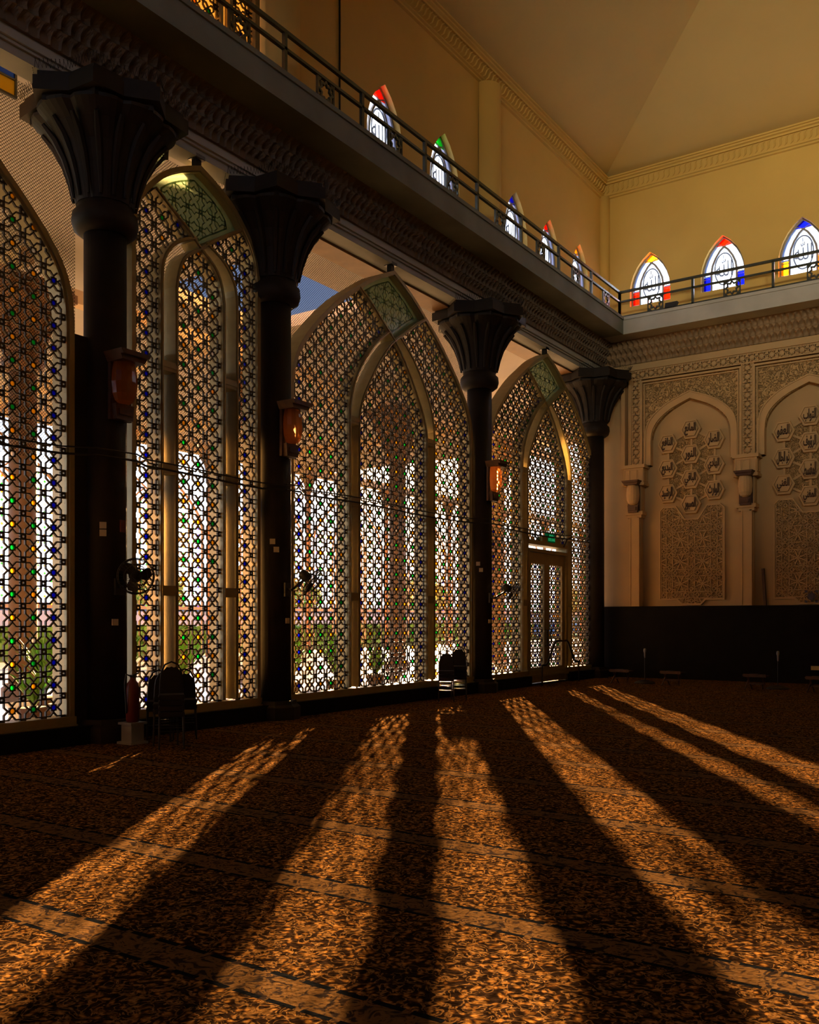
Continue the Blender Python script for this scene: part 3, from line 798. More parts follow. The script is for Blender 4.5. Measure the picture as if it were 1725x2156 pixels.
PANEL = [(-.88, 4.60), (-.77, 4.70), (-.43, 4.70), (-.19, 4.34), (.19, 4.34), (.43, 4.70), (.77, 4.70), (.88, 4.60), (.88, 2.14), (.39, 2.14), (.25, 2.0), (-.25, 2.0), (-.39, 2.14), (-.88, 2.14)]
def strap_cell(p):
    h = p / 2; S = []; k = .055 * p / .44
    for s in (1, -1):
        S += [(-h, s * k * 1.2, -.10 * p, s * k * 1.2), (h, s * k * 1.2, .10 * p, s * k * 1.2), (s * k * 1.2, -h, s * k * 1.2, -.10 * p), (s * k * 1.2, h, s * k * 1.2, .10 * p)]
    for a in (45, 135, 225, 315):
        c, s = math.cos(rad(a)), math.sin(rad(a))
        for t in (k, -k): S.append((c * .13 * p - s * t, s * .13 * p + c * t, c * .42 * p - s * t, s * .42 * p + c * t))
        S += [(c * .42 * p - s * k, s * .42 * p + c * k, h * (1 if c > 0 else -1), h * (1 if s > 0 else -1)), (c * .42 * p + s * k, s * .42 * p - c * k, h * (1 if c > 0 else -1), h * (1 if s > 0 else -1))]
    for r, q in ((.11, .16), (.27, .36)):
        P = [((r if i % 2 else q) * p * math.cos(PI / 8 * i), (r if i % 2 else q) * p * math.sin(PI / 8 * i)) for i in range(16)]
        S += [(*P[i], *P[(i + 1) % 16]) for i in range(16)]
    return S
def frieze_segs(u0, u1, v0, v1, horiz):
    S = []; n = max(1, round((u1 - u0 if horiz else v1 - v0) / .245)); st = (u1 - u0 if horiz else v1 - v0) / n; r = .095
    for i in range(n):
        cu, cv = (u0 + (i + .5) * st, (v0 + v1) / 2) if horiz else ((u0 + u1) / 2, v0 + (i + .5) * st)
        P = [(cu + (r if k % 2 == 0 else r * .74) * math.cos(PI / 8 * k), cv + (r if k % 2 == 0 else r * .74) * math.sin(PI / 8 * k)) for k in range(16)]
        S += [(*P[k], *P[(k + 1) % 16]) for k in range(16)]
        e = (cu + st / 2, cv) if horiz else (cu, cv + st / 2)
        for sx in (-1, 1):
            for sy in (-1, 1): S.append((e[0], e[1], e[0] + sx * .05, e[1] + sy * .05)); S.append((e[0] + sx * .05, e[1] + sy * .05, e[0] + sx * (.03 if horiz else .10), e[1] + sy * (.10 if horiz else .03)))
    return S
def niche(x, words, label):
    n = thing('carved_niche', (x, BY, 0), label, 'wall carving')
    arch = [(-a, b) for a, b in IN_A] + IN_A[::-1][1:]
    s = MB(); s.prism([(-1.36, 5.85), (-1.36, 8.2), (1.36, 8.2), (1.36, 5.85)] + arch[::-1], -.01, .15, FB); s.build('leaf_spandrel', M_carved, n)
    m_ = MB(); o_ = [(a * 1.075, b + .09 if b > 6.5 else b) for a, b in arch]
    m_.ribbon(o_, .17, 0, .21, FB); m_.ribbon([(a * 1.14, b + .18 if b > 6.5 else b) for a, b in arch], .03, 0, .235, FB); m_.build('arch_moulding', M_relief, n)
    m_ = MB(); q = [(-1.33, 5.85), (-1.33, 8.17), (1.33, 8.17), (1.33, 5.85)]
    m_.ribbon(q, .05, 0, .24, FB); m_.ribbon([(-1.26, 5.85), (-1.26, 8.10), (1.26, 8.10), (1.26, 5.85)], .03, 0, .20, FB); m_.build('spandrel_frame', M_relief, n)
    p = MB(); p.prism(PANEL, -.01, .03, FB); p.build('leaf_panel', M_carved_fine, n)
    p = MB(); p.ribbon([(a * .985, 3.35 + (b - 3.35) * .985) for a, b in PANEL], .035, 0, .07, FB, closed=True); p.ribbon([(a * .94, 3.35 + (b - 3.35) * .97) for a, b in PANEL], .018, 0, .055, FB, closed=True)
    p.build('panel_border', M_relief, n)
    S = []
    cell = strap_cell(.60)
    for i in range(-2, 3):
        for j in range(-1, 5): S += [(a + i * .60, b + 2.88 + (j - 1) * .60 + .0, c + i * .60, d_ + 2.88 + (j - 1) * .60) for a, b, c, d_ in cell]
    st = MB(); st.segs(clip(S, [(a * .92, 3.35 + (b - 3.35) * .96) for a, b in PANEL]), .024, .02, .05, FB); st.build('strapwork', M_relief, n)
    c = MB(); L_ = [(0, 1), (1, 2), (2, 3), (4, 5), (5, 6), (7, 8), (8, 9), (0, 4), (0, 7), (1, 4), (1, 7), (1, 5), (1, 8), (2, 5), (2, 8), (2, 6), (2, 9), (3, 6), (3, 9)]
    for a, b in L_: c.ribbon([HEXP[a], HEXP[b]], .055, 0, .055, FB)
    c.build('link_bars', M_relief, n)
    c = MB(); c.prism([(0, 6.72), (.62, 6.4), (.62, 5.05), (0, 4.73), (-.63, 5.05), (-.63, 6.4)], -.01, .03, FB); c.build('carved_ground', M_carved_fine, n)
    for (cx, cz), w_ in zip(HEXP, words):
        h = MB(); h.prism(hexa(cx, cz), 0, .09, FB); h.ribbon(hexa(cx, cz, .92), .035, .09, .125, FB, closed=True); h.prism(hexa(cx, cz, .72), .09, .15, FB); ho = h.build('hexagon_medallion', M_relief, n)
        me = text_mesh(shape(w_), 1., .012, .022); me.materials.append(M_ink)
        xs = [v.co.x for v in me.vertices]; ys = [v.co.y for v in me.vertices]
        wx, wy = max(xs) - min(xs), max(ys) - min(ys); mx_, my_ = (max(xs) + min(xs)) / 2, (max(ys) + min(ys)) / 2
        t = bpy.data.objects.new('lettering', me); C.objects.link(t); t.parent = ho
        sx, sy = .30 / wx, .33 / wy; t.scale = (sx, sy, 1); t.rotation_euler = (PI / 2, 0, 0); t.location = (cx - mx_ * sx, -.16, cz - my_ * sy)
    return n
niche(-7.75, W1, 'carved wall niche nearest the corner, ten dark lettered hexagons over a geometric panel')
niche(-4.75, W2, 'carved wall niche at the right edge of the picture with lettered hexagons')
niche(-1.75, W2, 'carved wall niche out of the picture to the right')
for i, x in enumerate((-9.25, -6.25, -3.25, -.25)):
    LBL = ['carved wall pilaster nearest the corner with a wall lamp on it', 'carved wall pilaster between the two lettered niches', 'carved wall pilaster right of the second niche', 'carved wall pilaster far out to the right']
    p_ = thing('wall_pilaster', (x, BY, 0), LBL[i], 'pilaster')
    s = MB(); s.box(-.14, .14, -.30, .01, 1.98, 4.5); s.box(-.12, -.10, -.315, -.29, 2.0, 4.45); s.box(.08, .14, -.31, -.29, 2.0, 4.45); s.box(.14, .155, -.20, -.08, 2., 4.45); s.build('shaft', M_relief, p_)
    s = MB(); s.box(-.25, .25, -.36, .01, 4.5, 4.60); s.box(-.20, .20, -.31, .01, 4.42, 4.5); s.box(-.19, .19, -.30, .01, 4.60, 5.34); s.box(.19, .20, -.24, -.06, 4.68, 5.28); s.build('upper_shaft', M_relief, p_)
    s = MB(); s.box(-.28, .28, -.38, .01, 5.36, 5.80); s.box(-.33, .33, -.43, .01, 5.78, 5.87); s.box(-.31, .31, -.41, .01, 5.30, 5.38)
    for a, b in ((-.25, -.12), (-.09, .09), (.12, .25)): s.ribbon([(a, 5.43), (b, 5.43), (b, 5.73), (a, 5.73)], .015, .38, .392, FB, closed=True)
    s.ribbon([(-.33, 5.43), (-.10, 5.43), (-.10, 5.73), (-.33, 5.73)], .015, .28, .292, lambda u, v, d_: (d_, u, v), closed=True)
    s.build('capital_block', M_relief, p_)
    s = MB(); s.prism([(-.13, 5.87), (.13, 5.87), (.13, 8.26), (-.13, 8.26)], -.01, .18, FB); s.ribbon([(-.145, 5.87), (-.145, 8.26)], .03, 0, .21, FB); s.ribbon([(.145, 5.87), (.145, 8.26)], .03, 0, .21, FB)
    s.segs(frieze_segs(-.13, .13, 5.9, 8.26, False), .024, .17, .215, FB); s.build('star_frieze', M_relief, p_)
s = MB(); s.prism([(-9.42, 8.26), (10.3, 8.26), (10.3, 8.52), (-9.42, 8.52)], -.01, .18, lambda u, v, d_: (u, BY - d_, v))
fB = lambda u, v, d_: (u, BY - d_, v)
s.segs(frieze_segs(-9.42, 2.5, 8.27, 8.51, True), .024, .17, .215, fB)
s.ribbon([(-9.42, 8.255), (10.3, 8.255)], .03, 0, .22, fB); s.ribbon([(-9.42, 8.53), (10.3, 8.53)], .03, 0, .22, fB); s.prism([(-10.2, 8.56), (10.3, 8.56), (10.3, 8.72), (-10.2, 8.72)], -.01, .12, fB)
struct('trim_14', s, M_relief, 'long band of carved stars above the lettered niches', 'frieze')
s = MB(); s.prism([(-9.66, 5.85), (-9.55, 5.85), (-9.55, 8.56), (-9.66, 8.56)], -.01, .24, fB); s.prism([(-9.46, 5.85), (-9.42, 5.85), (-9.42, 8.52), (-9.46, 8.52)], -.01, .2, fB)
struct('trim_15', s, M_relief, 'plain vertical plaster moulding beside the corner column', 'moulding')

# ------------------------------------------------------------------ fittings on columns
F_ = 1946.; YAW = rad(34.288); CXP, CYP = 862.5, 1305.5; EYE = Vector((0, 0, 1.6))
RT = Vector((math.cos(YAW), math.sin(YAW), 0)); FW = Vector((-math.sin(YAW), math.cos(YAW), 0)); UP = Vector((0, 0, 1))
def ray(u, v): return RT * ((u - CXP) / F_) + FW + UP * ((CYP - v) / F_)
def on_column(yc, u, v, r=.279):
    d_ = ray(u, v); ox, oy = -LX, -yc
    a = d_.x ** 2 + d_.y ** 2; b = 2 * (ox * d_.x + oy * d_.y); c_ = ox * ox + oy * oy - r * r
    t = (-b - math.sqrt(max(0, b * b - 4 * a * c_))) / (2 * a); p = EYE + d_ * t
    return p, math.atan2(p.y - yc, p.x - LX)
def plate(name, yc, u, v, w_, h_, mat_, label, cat, group=None):
    p, ang = on_column(yc, u, v)
    o_ = MB(); o_.box(-.012, .014, -w_ / 2, w_ / 2, -h_ / 2, h_ / 2); o_.box(.014, .019, -w_ * .18, w_ * .18, -h_ * .22, h_ * .22)
    q = o_.build(name, mat_); q.location = p; q.rotation_euler = (0, 0, ang); return tag(q, label, cat, group)
for yc, u, v, l in ((7.9, 242, 1310, 'small square switch plate low on the column left of the narrow window'), (7.9, 217, 1106, 'square switch plate high on the column left of the narrow window'),
                    (7.9, 217, 1122, 'small plate just under the high switch on the column left of the narrow window'),
                    (11.19, 605, 1307, 'small square switch plate low on the column left of the middle window'), (11.19, 574, 1140, 'square switch plate high on the column left of the middle window'),
                    (11.19, 582, 1157, 'small plate just under the high switch on the column left of the middle window'),
                    (17.87, 1007, 1187, 'square switch plate high on the column left of the door window'), (17.87, 1013, 1200, 'small plate just under the high switch on the column left of the door window'),
                    (17.87, 1031, 1308, 'small square switch plate low on the column left of the door window')):
    plate('switch_plate', yc, u, v, .085, .085, M_white, l, 'switch')
plate('fire_sign', 7.9, 258, 1108, .10, .16, M_red, 'small red sign on the column above the fire extinguisher', 'sign')

def wall_lamp(loc, rotz, label, group=None, lit=G_shade):
    l = thing('wall_lamp', loc, label, 'lamp', rotz=rotz)
    b = MB(); b.box(0, .05, -.17, .17, .0, .84); b.box(.05, .07, -.14, -.11, .05, .8); b.box(.05, .07, .11, .14, .05, .8); b.build('backplate', M_wood, l)
    b = MB(); b.prism([(-.21, .80), (.21, .80), (.24, .86), (-.24, .86)], .0, .36, lambda u, v, d_: (d_, u, v)); b.prism([(-.18, .74), (.18, .74), (.21, .80), (-.21, .80)], .0, .31, lambda u, v, d_: (d_, u, v)); b.build('top_cap', M_wood, l)
    b = MB(); b.lathe([(.06, .20), (.13, .24), (.17, .33), (.185, .48), (.175, .62), (.15, .74)], 8, c=(.09, 0, 0), a0=-PI / 2, a1=PI / 2); b.build('lamp_shade', lit, l, smooth=False)
    b = MB(); b.prism([(-.13, .0), (.13, .0), (.15, .20), (-.15, .20)], .0, .13, lambda u, v, d_: (d_, u, v)); b.box(.13, .16, -.10, .10, .06, .14); b.build('corbel', M_wood, l)
    return l
wl = wall_lamp((LX + .275, 11.19, 4.22), 0, 'wall lamp glowing orange on the column left of the middle window')
copy_tree(wl, (LX + .275, 7.9, 4.22), label='dark unlit wall lamp on the column left of the narrow window')
copy_tree(wl, (LX + .275, 17.87, 4.22), label='wall lamp with orange shade on the column left of the door window')
copy_tree(wl, (-9.25, BY - .31, 4.56), rotz=-PI / 2, label='wooden wall lamp on the carved pilaster nearest the corner')
copy_tree(wl, (-6.25, BY - .31, 4.56), rotz=-PI / 2, label='wooden wall lamp on the carved pilaster between the two lettered niches')
copy_tree(wl, (-3.25, BY - .31, 4.56), rotz=-PI / 2, label='wooden wall lamp on the pilaster out of the picture to the right')
for o_ in [o_ for o_ in C.objects if o_.name.startswith('lamp_shade') and o_.parent and o_.parent.location.y > 24]:
    o_.data = o_.data.copy(); o_.data.materials[0] = M_relief

def wall_fan(yc, axis, tip, label):
    """yc: column; axis: direction the fan blows; tip: centre of the cage"""
    base = Vector((LX + .275, yc, tip[2] - .12)); f_ = thing('wall_fan', base, label, 'fan')
    T = Vector(tip) - base; A = Vector(axis).normalized(); q = A.to_track_quat('Z', 'Y').to_matrix()
    P = lambda x, y, z: tuple(T + q @ Vector((x, y, z)))
    m_ = MB(); m_.box(-.01, .03, -.07, .07, -.12, .10); m_.build('wall_bracket', M_black, f_)
    m_ = MB(); back = T + q @ Vector((0, 0, -.20)); m_.tube([(0.02, 0, 0), (.10, 0, -.02), tuple(back + Vector((0, 0, -.10))), tuple(back)], .022, 8); m_.build('arm', M_black, f_)
    m_ = MB(); pr = [(.03, -.26), (.075, -.24), (.085, -.18), (.085, -.10), (.05, -.06)]; vs = MB().lathe(pr, 16)
    m_.v = [P(*v) for v in vs.v]; m_.f = vs.f; m_.mi = vs.mi; m_.build('motor', M_black, f_, smooth=True)
    m_ = MB()
    for k in range(3):
        a = 2 * PI * k / 3
        pts = []
        for r_, w0_, tw in ((.04, .05, .03), (.10, .15, .035), (.17, .20, .03), (.21, .13, .015)):
            for s_ in (-1, 1):
                an = a + s_ * w0_ / r_ / 2 * .8 + r_ * 1.5; pts.append(P(r_ * math.cos(an), r_ * math.sin(an), s_ * tw))
        m_.add(pts, [(0, 1, 3, 2), (2, 3, 5, 4), (4, 5, 7, 6)])
    m_.build('blades', M_black, f_)
    m_ = MB()
    for r_, z in ((.235, 0), (.22, .05), (.22, -.05), (.15, .075), (.15, -.075), (.07, .085)):
        m_.tube([P(r_ * math.cos(2 * PI * k / 28), r_ * math.sin(2 * PI * k / 28), z) for k in range(28)], .0045 if r_ < .23 else .008, 5, closed=True)
    for k in range(30):
        a = 2 * PI * k / 30
        for s_ in (1, -1): m_.tube([P(r_ * math.cos(a), r_ * math.sin(a), s_ * z) for r_, z in ((.04, .088), (.14, .078), (.22, .05), (.235, 0))], .002, 4)
    m_.build('cage', M_black, f_); return f_
wall_fan(7.9, (.80, -.58, -.12), (-9.72, 7.93, 2.17), 'black wall fan facing the room on the column left of the narrow window')
wall_fan(11.19, (.68, .46, -.57), (-9.66, 11.42, 2.22), 'black wall fan seen edge-on beside the middle window')
wall_fan(17.87, (.68, .46, -.57), (-9.66, 18.25, 2.22), 'black wall fan seen edge-on beside the window with the door')

# cables slung across the windows at about door-head height
for z, r_, l in ((3.70, .016, 'lower of two dark cables running across all the lattice windows'), (3.79, .011, 'upper of two dark cables running across all the lattice windows')):
    m_ = MB(); pts = []
    y = 1.2
    while y < 23.9:
        pts.append((-10.16 + (.22 if any(abs(y - c_) < .45 for c_ in (1.15, 7.9, 11.25, 18., 24.7)) else 0), y, z - .02 * math.sin(y * 1.3))); y += .33
    m_.tube(pts, r_, 6); tag(m_.build('cable', M_black), l, 'cable')
# exit sign
e = thing('exit_sign', (LX + .04, 21.40, 3.56), 'green exit sign on the transom above the double door', 'sign')
m_ = MB(); m_.box(-.05, .03, -.20, .20, .0, .23); m_.build('sign_box', M_exit, e)
me = text_mesh('KELUAR', .105, .003); me.materials.append(M_exitlit); t = bpy.data.objects.new('lettering', me); C.objects.link(t); t.parent = e; t.rotation_euler = (PI / 2, 0, PI / 2); t.location = (.036, 0, .07)
m_ = MB()
for c_ in (-.09, .02):
    m_.box(.032, .036, c_ - .035, c_ + .035, .13, .20)
m_.tube([(.036, .10, .14), (.036, .12, .165), (.036, .115, .19)], .006, 5); m_.tube([(.036, .12, .165), (.036, .145, .14)], .006, 5)
m_.build('pictogram', M_exitlit, e)
for s_, l in ((-1, 'olive box lamp left of the green exit sign'), (1, 'olive box lamp right of the green exit sign')):
    m_ = MB(); m_.box(-.05, .05, -.15, .15, 0, .13); m_.box(-.03, .03, -.12, .12, .13, .15)
    q = m_.build('emergency_light', M_frame); q.location = (LX + .02, 21.40 + s_ * .38, 3.56); tag(q, l, 'emergency light')
m_ = MB(); m_.tube([(-10.16, 20.2, 3.72), (-10.2, 20.45, 3.62), (-10.22, 20.7, 3.38 + .19)], .014, 6); tag(m_.build('cable_drop', M_black), 'short dark cable dropping to the box lamps over the door', 'cable')
m_ = MB(); m_.tube([(-10.16, 22.5, 3.78), (-10.2, 22.25, 3.70), (-10.2, 22.08, 3.50)], .02, 6); tag(m_.build('conduit_bracket', M_black), 'slanting dark bracket right of the green exit sign', 'bracket')
# handrail arching in front of the doors
m_ = MB(); pts = [(-9.95, 20.25, .50), (-9.95, 20.50, .50), (-9.95, 20.60, .56), (-9.95, 21.0, 1.02), (-9.95, 21.12, 1.08), (-9.95, 21.70, 1.08), (-9.95, 21.8, 1.02), (-9.95, 22.15, .58), (-9.95, 22.25, .52), (-9.95, 22.5, .52)]
m_.tube(pts, .028, 8); m_.tube([(-9.95, 20.3, 0), (-9.95, 20.3, .5)], .022, 8); m_.tube([(-9.95, 22.45, 0), (-9.95, 22.45, .52)], .022, 8)
tag(m_.build('ramp_handrail', M_dkmetal), 'bent dark handrail standing in front of the double door', 'handrail')

# fire extinguisher on its stand
st = MB(); st.box(-.14, .14, -.14, .14, 0, .03); st.box(-.10, .10, -.10, .10, .03, .25); st.box(-.13, .13, -.13, .13, .25, .28)
q = st.build('extinguisher_stand', M_grey); q.location = (-9.72, 7.88, 0); tag(q, 'grey stand carrying the fire extinguisher beside the column', 'stand')
e = thing('fire_extinguisher', (-9.72, 7.88, .28), 'dark red fire extinguisher on a stand beside the column left of the narrow window', 'fire extinguisher')
m_ = MB(); m_.lathe([(.075, 0), (.085, .02), (.085, .42), (.07, .50), (.035, .55), (.03, .58)], 20); m_.build('cylinder', M_red, e, smooth=True)
m_ = MB(); m_.box(-.03, .03, -.02, .02, .57, .61); m_.tube([(0, 0, .60), (.0, .10, .63)], .010, 6); m_.tube([(0, 0, .58), (.0, .11, .58)], .008, 6); m_.build('valve_handle', M_black, e)
m_ = MB(); m_.tube([(0, -.02, .59), (0, -.10, .62), (0, -.125, .50), (0, -.105, .25), (0, -.10, .12)], .012, 6); m_.build('hose', M_black, e)

# stacks of banquet chairs
def chair(loc, label, group):
    c_ = thing('stacking_chair', loc, label, 'chair', group)
    s_ = MB(); s_.prism([(-.15, .40), (.15, .40), (.16, .43), (.15, .46), (-.15, .46), (-.16, .43)], .03, .36, lambda u, v, d_: (d_, u, v)); s_.build('seat', M_fabric, c_)
    bk = [(-.14, .50), (-.135, .62), (-.12, .74), (-.08, .82), (0, .855), (.08, .82), (.12, .74), (.135, .62), (.14, .50)]
    lean = lambda u, v, d_: (d_ - (v - .45) * .16, u, v)
    s_ = MB(); pad = [(-.135, .48), (-.13, .62), (-.112, .73), (-.06, .79), (0, .775), (.06, .79), (.112, .73), (.13, .62), (.135, .48)]
    s_.prism(pad, .0, .045, lean); s_.build('backrest', M_fabric, c_)
    s_ = MB(); s_.tube([lean(u, v, .02) for u, v in bk], .012, 6); s_.build('back_frame', M_dkmetal, c_)
    for sy in (-1, 1):
        l_ = MB(); l_.tube([(.33, sy * .14, .41), (.37, sy * .15, 0)], .012, 6); l_.build('leg', M_dkmetal, c_)
        l_ = MB(); l_.tube([(.02, sy * .14, .52), (.03, sy * .14, .40), (-.05, sy * .15, 0)], .012, 6); l_.build('leg', M_dkmetal, c_)
    l_ = MB(); l_.tube([(.35, -.145, .22), (.35, .145, .22)], .008, 6); l_.build('stretcher', M_dkmetal, c_); l_ = MB(); l_.tube([(-.01, -.145, .22), (-.01, .145, .22)], .008, 6); l_.build('stretcher', M_dkmetal, c_)
    return c_
first = None
for x, y, n, az, desc in ((-9.80, 15.68, 3, -58, 'left stack before the middle window'), (-9.80, 16.16, 4, -58, 'right stack before the middle window'),
                      (-9.80, 8.38, 2, -41, 'leftmost stack before the narrow window'), (-9.48, 8.22, 2, -41, 'second stack from the left before the narrow window'),
                      (-9.14, 8.02, 4, -41, 'tallest stack before the narrow window'), (-9.72, 8.76, 2, -41, 'rightmost stack before the narrow window')):
    for k in range(n):
        pos = ['lowest', 'second', 'third', 'fourth'][k] if k < n - 1 else 'topmost'
        lb = '%s black round-backed chair in the %s' % (pos, desc)
        ca, sa = math.cos(rad(az)), math.sin(rad(az)); dx, dy = -.012 * k * ca, -.012 * k * sa
        if first is None: first = chair((x, y, 0), lb, 'stacked black chairs'); first.rotation_euler = (0, 0, rad(az)); continue
        copy_tree(first, (x + dx, y + dy, .07 * k), label=lb, rotz=rad(az))

# low folding book stands and microphone stands by the far wall
def book_stand(loc, label, rotz=0):
    b_ = thing('book_stand', loc, label, 'book stand', rotz=rotz)
    m_ = MB(); m_.prism([(-.24, .29), (.24, .29), (.27, .33), (-.27, .33)], -.16, .16, FB); m_.box(-.25, .25, -.17, -.155, .31, .36); m_.build('top_board', M_wood, b_)
    for s_ in (-1, 1):
        for t_ in (-1, 1):
            m_ = MB(); m_.bar((s_ * .17, t_ * .10, .29), (s_ * .17 + s_ * .05 * t_, -t_ * .14, 0), .025, .025); m_.build('leg', M_wood, b_)
    m_ = MB(); m_.box(-.19, .19, -.012, .012, .12, .15); m_.build('stretcher', M_wood, b_)
    m_ = MB(); m_.box(-.14, .06, -.09, .09, .33, .36); m_.build('open_book', M_fabric, b_)
    return b_
bs = book_stand((-8.73, 22.30, 0), 'low folding wooden book stand nearest the corner, left of the first microphone stand')
for x, y, l in ((-7.42, 22.30, 'low folding wooden book stand right of the first microphone stand'), (-5.40, 22.10, 'low folding wooden book stand left of the second microphone stand'),
                (-4.02, 21.95, 'low folding wooden book stand cut off by the right edge of the picture')): copy_tree(bs, (x, y, 0), label=l)
def mic(loc, label):
    s_ = thing('microphone_stand', loc, label, 'microphone stand')
    m_ = MB(); m_.lathe([(.26, 0), (.26, .015), (.20, .05), (.10, .075), (.02, .09)], 28); m_.build('base', M_black, s_, smooth=False)
    m_ = MB(); m_.tube([(0, 0, .07), (0, 0, .66)], .012, 8); m_.build('pole', M_black, s_)
    m_ = MB(); m_.lathe([(.012, .64), (.018, .68), (.022, .78), (.032, .80), (.034, .85), (.02, .88)], 14); m_.build('microphone', M_grey, s_, smooth=True)
    return s_
ms = mic((-8.28, 22.75, 0), 'low microphone stand with round base between the two leftmost book stands')
copy_tree(ms, (-5.03, 22.60, 0), label='low microphone stand with round base nearer the right edge of the picture')
# plank, blue tile ornament, label on the dado, floodlight
m_ = MB(); m_.bar((-5.84, 24.84, 1.98), (-5.90, 24.86, 2.93), .09, .06, up=(1, 0, 0)); tag(m_.build('wooden_plank', M_wood), 'dark wooden plank leaning on the ledge beside the second niche', 'plank')
t = thing('tile_ornament', (-4.72, 24.80, 2.19), 'dark blue tile cross with four corner petals low on the right-hand panel', 'tile ornament')
m_ = MB()
for k in range(16):
    a = 2 * PI * k / 16; m_.ribbon([(.03 * math.cos(a), .03 * math.sin(a)), ((.13 if k % 4 == 0 else .10) * math.cos(a), (.13 if k % 4 == 0 else .10) * math.sin(a))], .025, 0, .02, FB)
m_.prism([(.06 * math.cos(2 * PI * k / 8), .06 * math.sin(2 * PI * k / 8)) for k in range(8)], 0, .03, FB); m_.build('rosette', M_blue_tile, t)
for sx in (-1, 1):
    for sz in (-1, 1):
        m_ = MB(); m_.prism([(sx * .09, sz * .11), (sx * .15, sz * .09), (sx * .16, sz * .15), (sx * .10, sz * .16)], 0, .02, FB); m_.build('corner_petal', M_blue_tile, t)
m_ = MB(); m_.box(-.13, .13, -.015, .0, -.05, .05); q = m_.build('dado_label', M_yellowsign); q.location = (-4.60, 24.80, .40); tag(q, 'small yellowish label on the black dado near the right edge', 'label')
f_ = thing('floodlight', (-8.05, 24.02, 9.80), 'black floodlight lying on the gallery edge behind the far railing', 'floodlight')
m_ = MB(); m_.prism([(-.15, .05), (.13, .05), (.19, .18), (-.13, .18)], -.12, .02, FB); m_.build('housing', M_black, f_)
m_ = MB(); m_.prism([(-.11, .182), (.165, .182), (.165, .19), (-.11, .19)], -.1, .0, FB); m_.build('lens_plate', M_white, f_)
m_ = MB(); m_.tube([(-.08, .0, .05), (-.05, -.03, -.02), (0, -.05, -.04), (.05, -.03, -.02), (.08, 0, .05)], .008, 6); m_.build('bracket', M_black, f_)

# ------------------------------------------------------------------ outside
g = MB(); g.box(-32., -10.55, -12, 100, -.2, .02); tag(g.build('portico_paving', M_paving), 'polished paving of the outer portico glaring in the low sun', 'paving', kind='structure')
g = MB(); g.box(-120, -32., -30, 170, -.25, -.02); tag(g.build('lawn', M_grass), 'green lawn beyond the far arcade', 'lawn', kind='stuff')
g = MB(); g.box(-13.6, -11.0, -12, 37.6, 9.3, 9.6); g.box(-31, -17.1, -12, 37.6, 9.3, 9.6); g.box(-17.1, -13.6, -12, 14.4, 9.3, 9.6); g.box(-17.1, -13.6, 18.3, 37.6, 9.3, 9.6)
tag(g.build('portico_roof', M_outsoffit), 'tan underside of the outer portico roof with an open gap of sky', 'roof', kind='structure')
g = MB(); g.box(-17.5, -17.2, -12, 37.6, 8.45, 8.75); g.box(-30.75, -30.45, -12, 100, 8.9, 9.3)
for k in range(5):
    y = 4.6 + 6.75 * k
    if not 14 < y < 18: g.box(-30.6, -17.3, y - .15, y + .15, 9.0, 9.3)
tag(g.build('portico_beams', M_outwall), 'thin tan beams under the outer portico roof', 'beam', kind='structure')
# far arcade screens
fs = thing('arcade_screen', (-30.6, FAR_Y[0] + 3.375, 0), 'pointed lattice screen of the far arcade glimpsed through the windows', 'screen', 'lattice screens of the far arcade')
m_ = MB(); m_.ribbon(W_OUT + mir(W_OUT)[::-1][1:], .09, -.06, .0, FL)
for mm in ((lambda q: q), mir): m_.ribbon(mm(W_INN), .05, -.06, 0, FL); m_.ribbon(mm(W_STR), .05, -.06, 0, FL)
m_.build('frame', M_far, fs)
up, tail = split_at_axis(W_INN); tail_p = mir(tail)
side = [(1.40, 2.15)] + W_STR[1:] + [q for q in tail_p if q[0] > W_STR[-1][0]] + [q for q in W_OUT[::-1] if q[0] > tail_p[-1][0] and q[1] > 2.2] + [(2.95, 2.15)]
mid = [(1.13, 2.15)] + up[1:] + [(0, 6.95)] + mir(up)[::-1][:-1] + [(-1.13, 2.15)]
for poly, ou in ((side, 2.72), (mir(side), -2.72), (mid, -1.0)):
    l = MB(); gg = MB(); lattice(l, poly, P_L, ou, OV, .009, -.033, -.027, FL, ring=False, glass=gg, gd=-.03, colour=colour_side); l.build('lattice_screen', M_far, fs); tag(gg.build('coloured_glass', GL, fs), kind='stuff')
l = MB(); l.box(-.2, .02, -2.95, 2.95, 2.05, 2.17); l.build('crossbar', M_far, fs)
for k in range(1, 10): copy_tree(fs, (-30.6, FAR_Y[k] + 3.375, 0))
# nets hung outside each bay
for y0_, y1_, l in ((1.6, 8.3, 'fine dark bird net hung outside the leftmost window'), (8.6, 12.3, 'fine dark bird net hung outside the narrow window'), (12.6, 19.8, 'fine dark bird net hung outside the middle window')):
    m_ = MB(); m_.v = [(-11.5, y0_, 3.85), (-11.5, y1_, 3.85), (-11.5, y1_, 8.95), (-11.5, y0_, 8.95)]; m_.f = [(0, 1, 2, 3)]; m_.mi = [0]
    tag(m_.build('bird_net', M_net), l, 'net', kind='stuff')
# stained panel under the outer eaves, top left
t = thing('stained_panel', (-11.3, 7.11, 8.5), 'small panel of blue over yellow glass at the top left corner outside', 'stained glass')
m_ = MB(); m_.ribbon([(-.14, .07), (.12, .07), (.12, .56), (-.14, .56)], .03, -.02, .02, FL, closed=True); m_.box(-.02, .02, -.14, .12, .285, .31); m_.build('panel_frame', M_dkmetal, t)
m_ = MB(); m_.box(-.005, .005, -.13, .11, .31, .55); m_.build('blue_pane', glassmat('pale_blue_glass', (.10, .28, .85), .75), t)
m_ = MB(); m_.box(-.005, .005, -.13, .11, .085, .285); m_.build('yellow_pane', glassmat('pale_yellow_glass', (.85, .62, .10), .6), t)

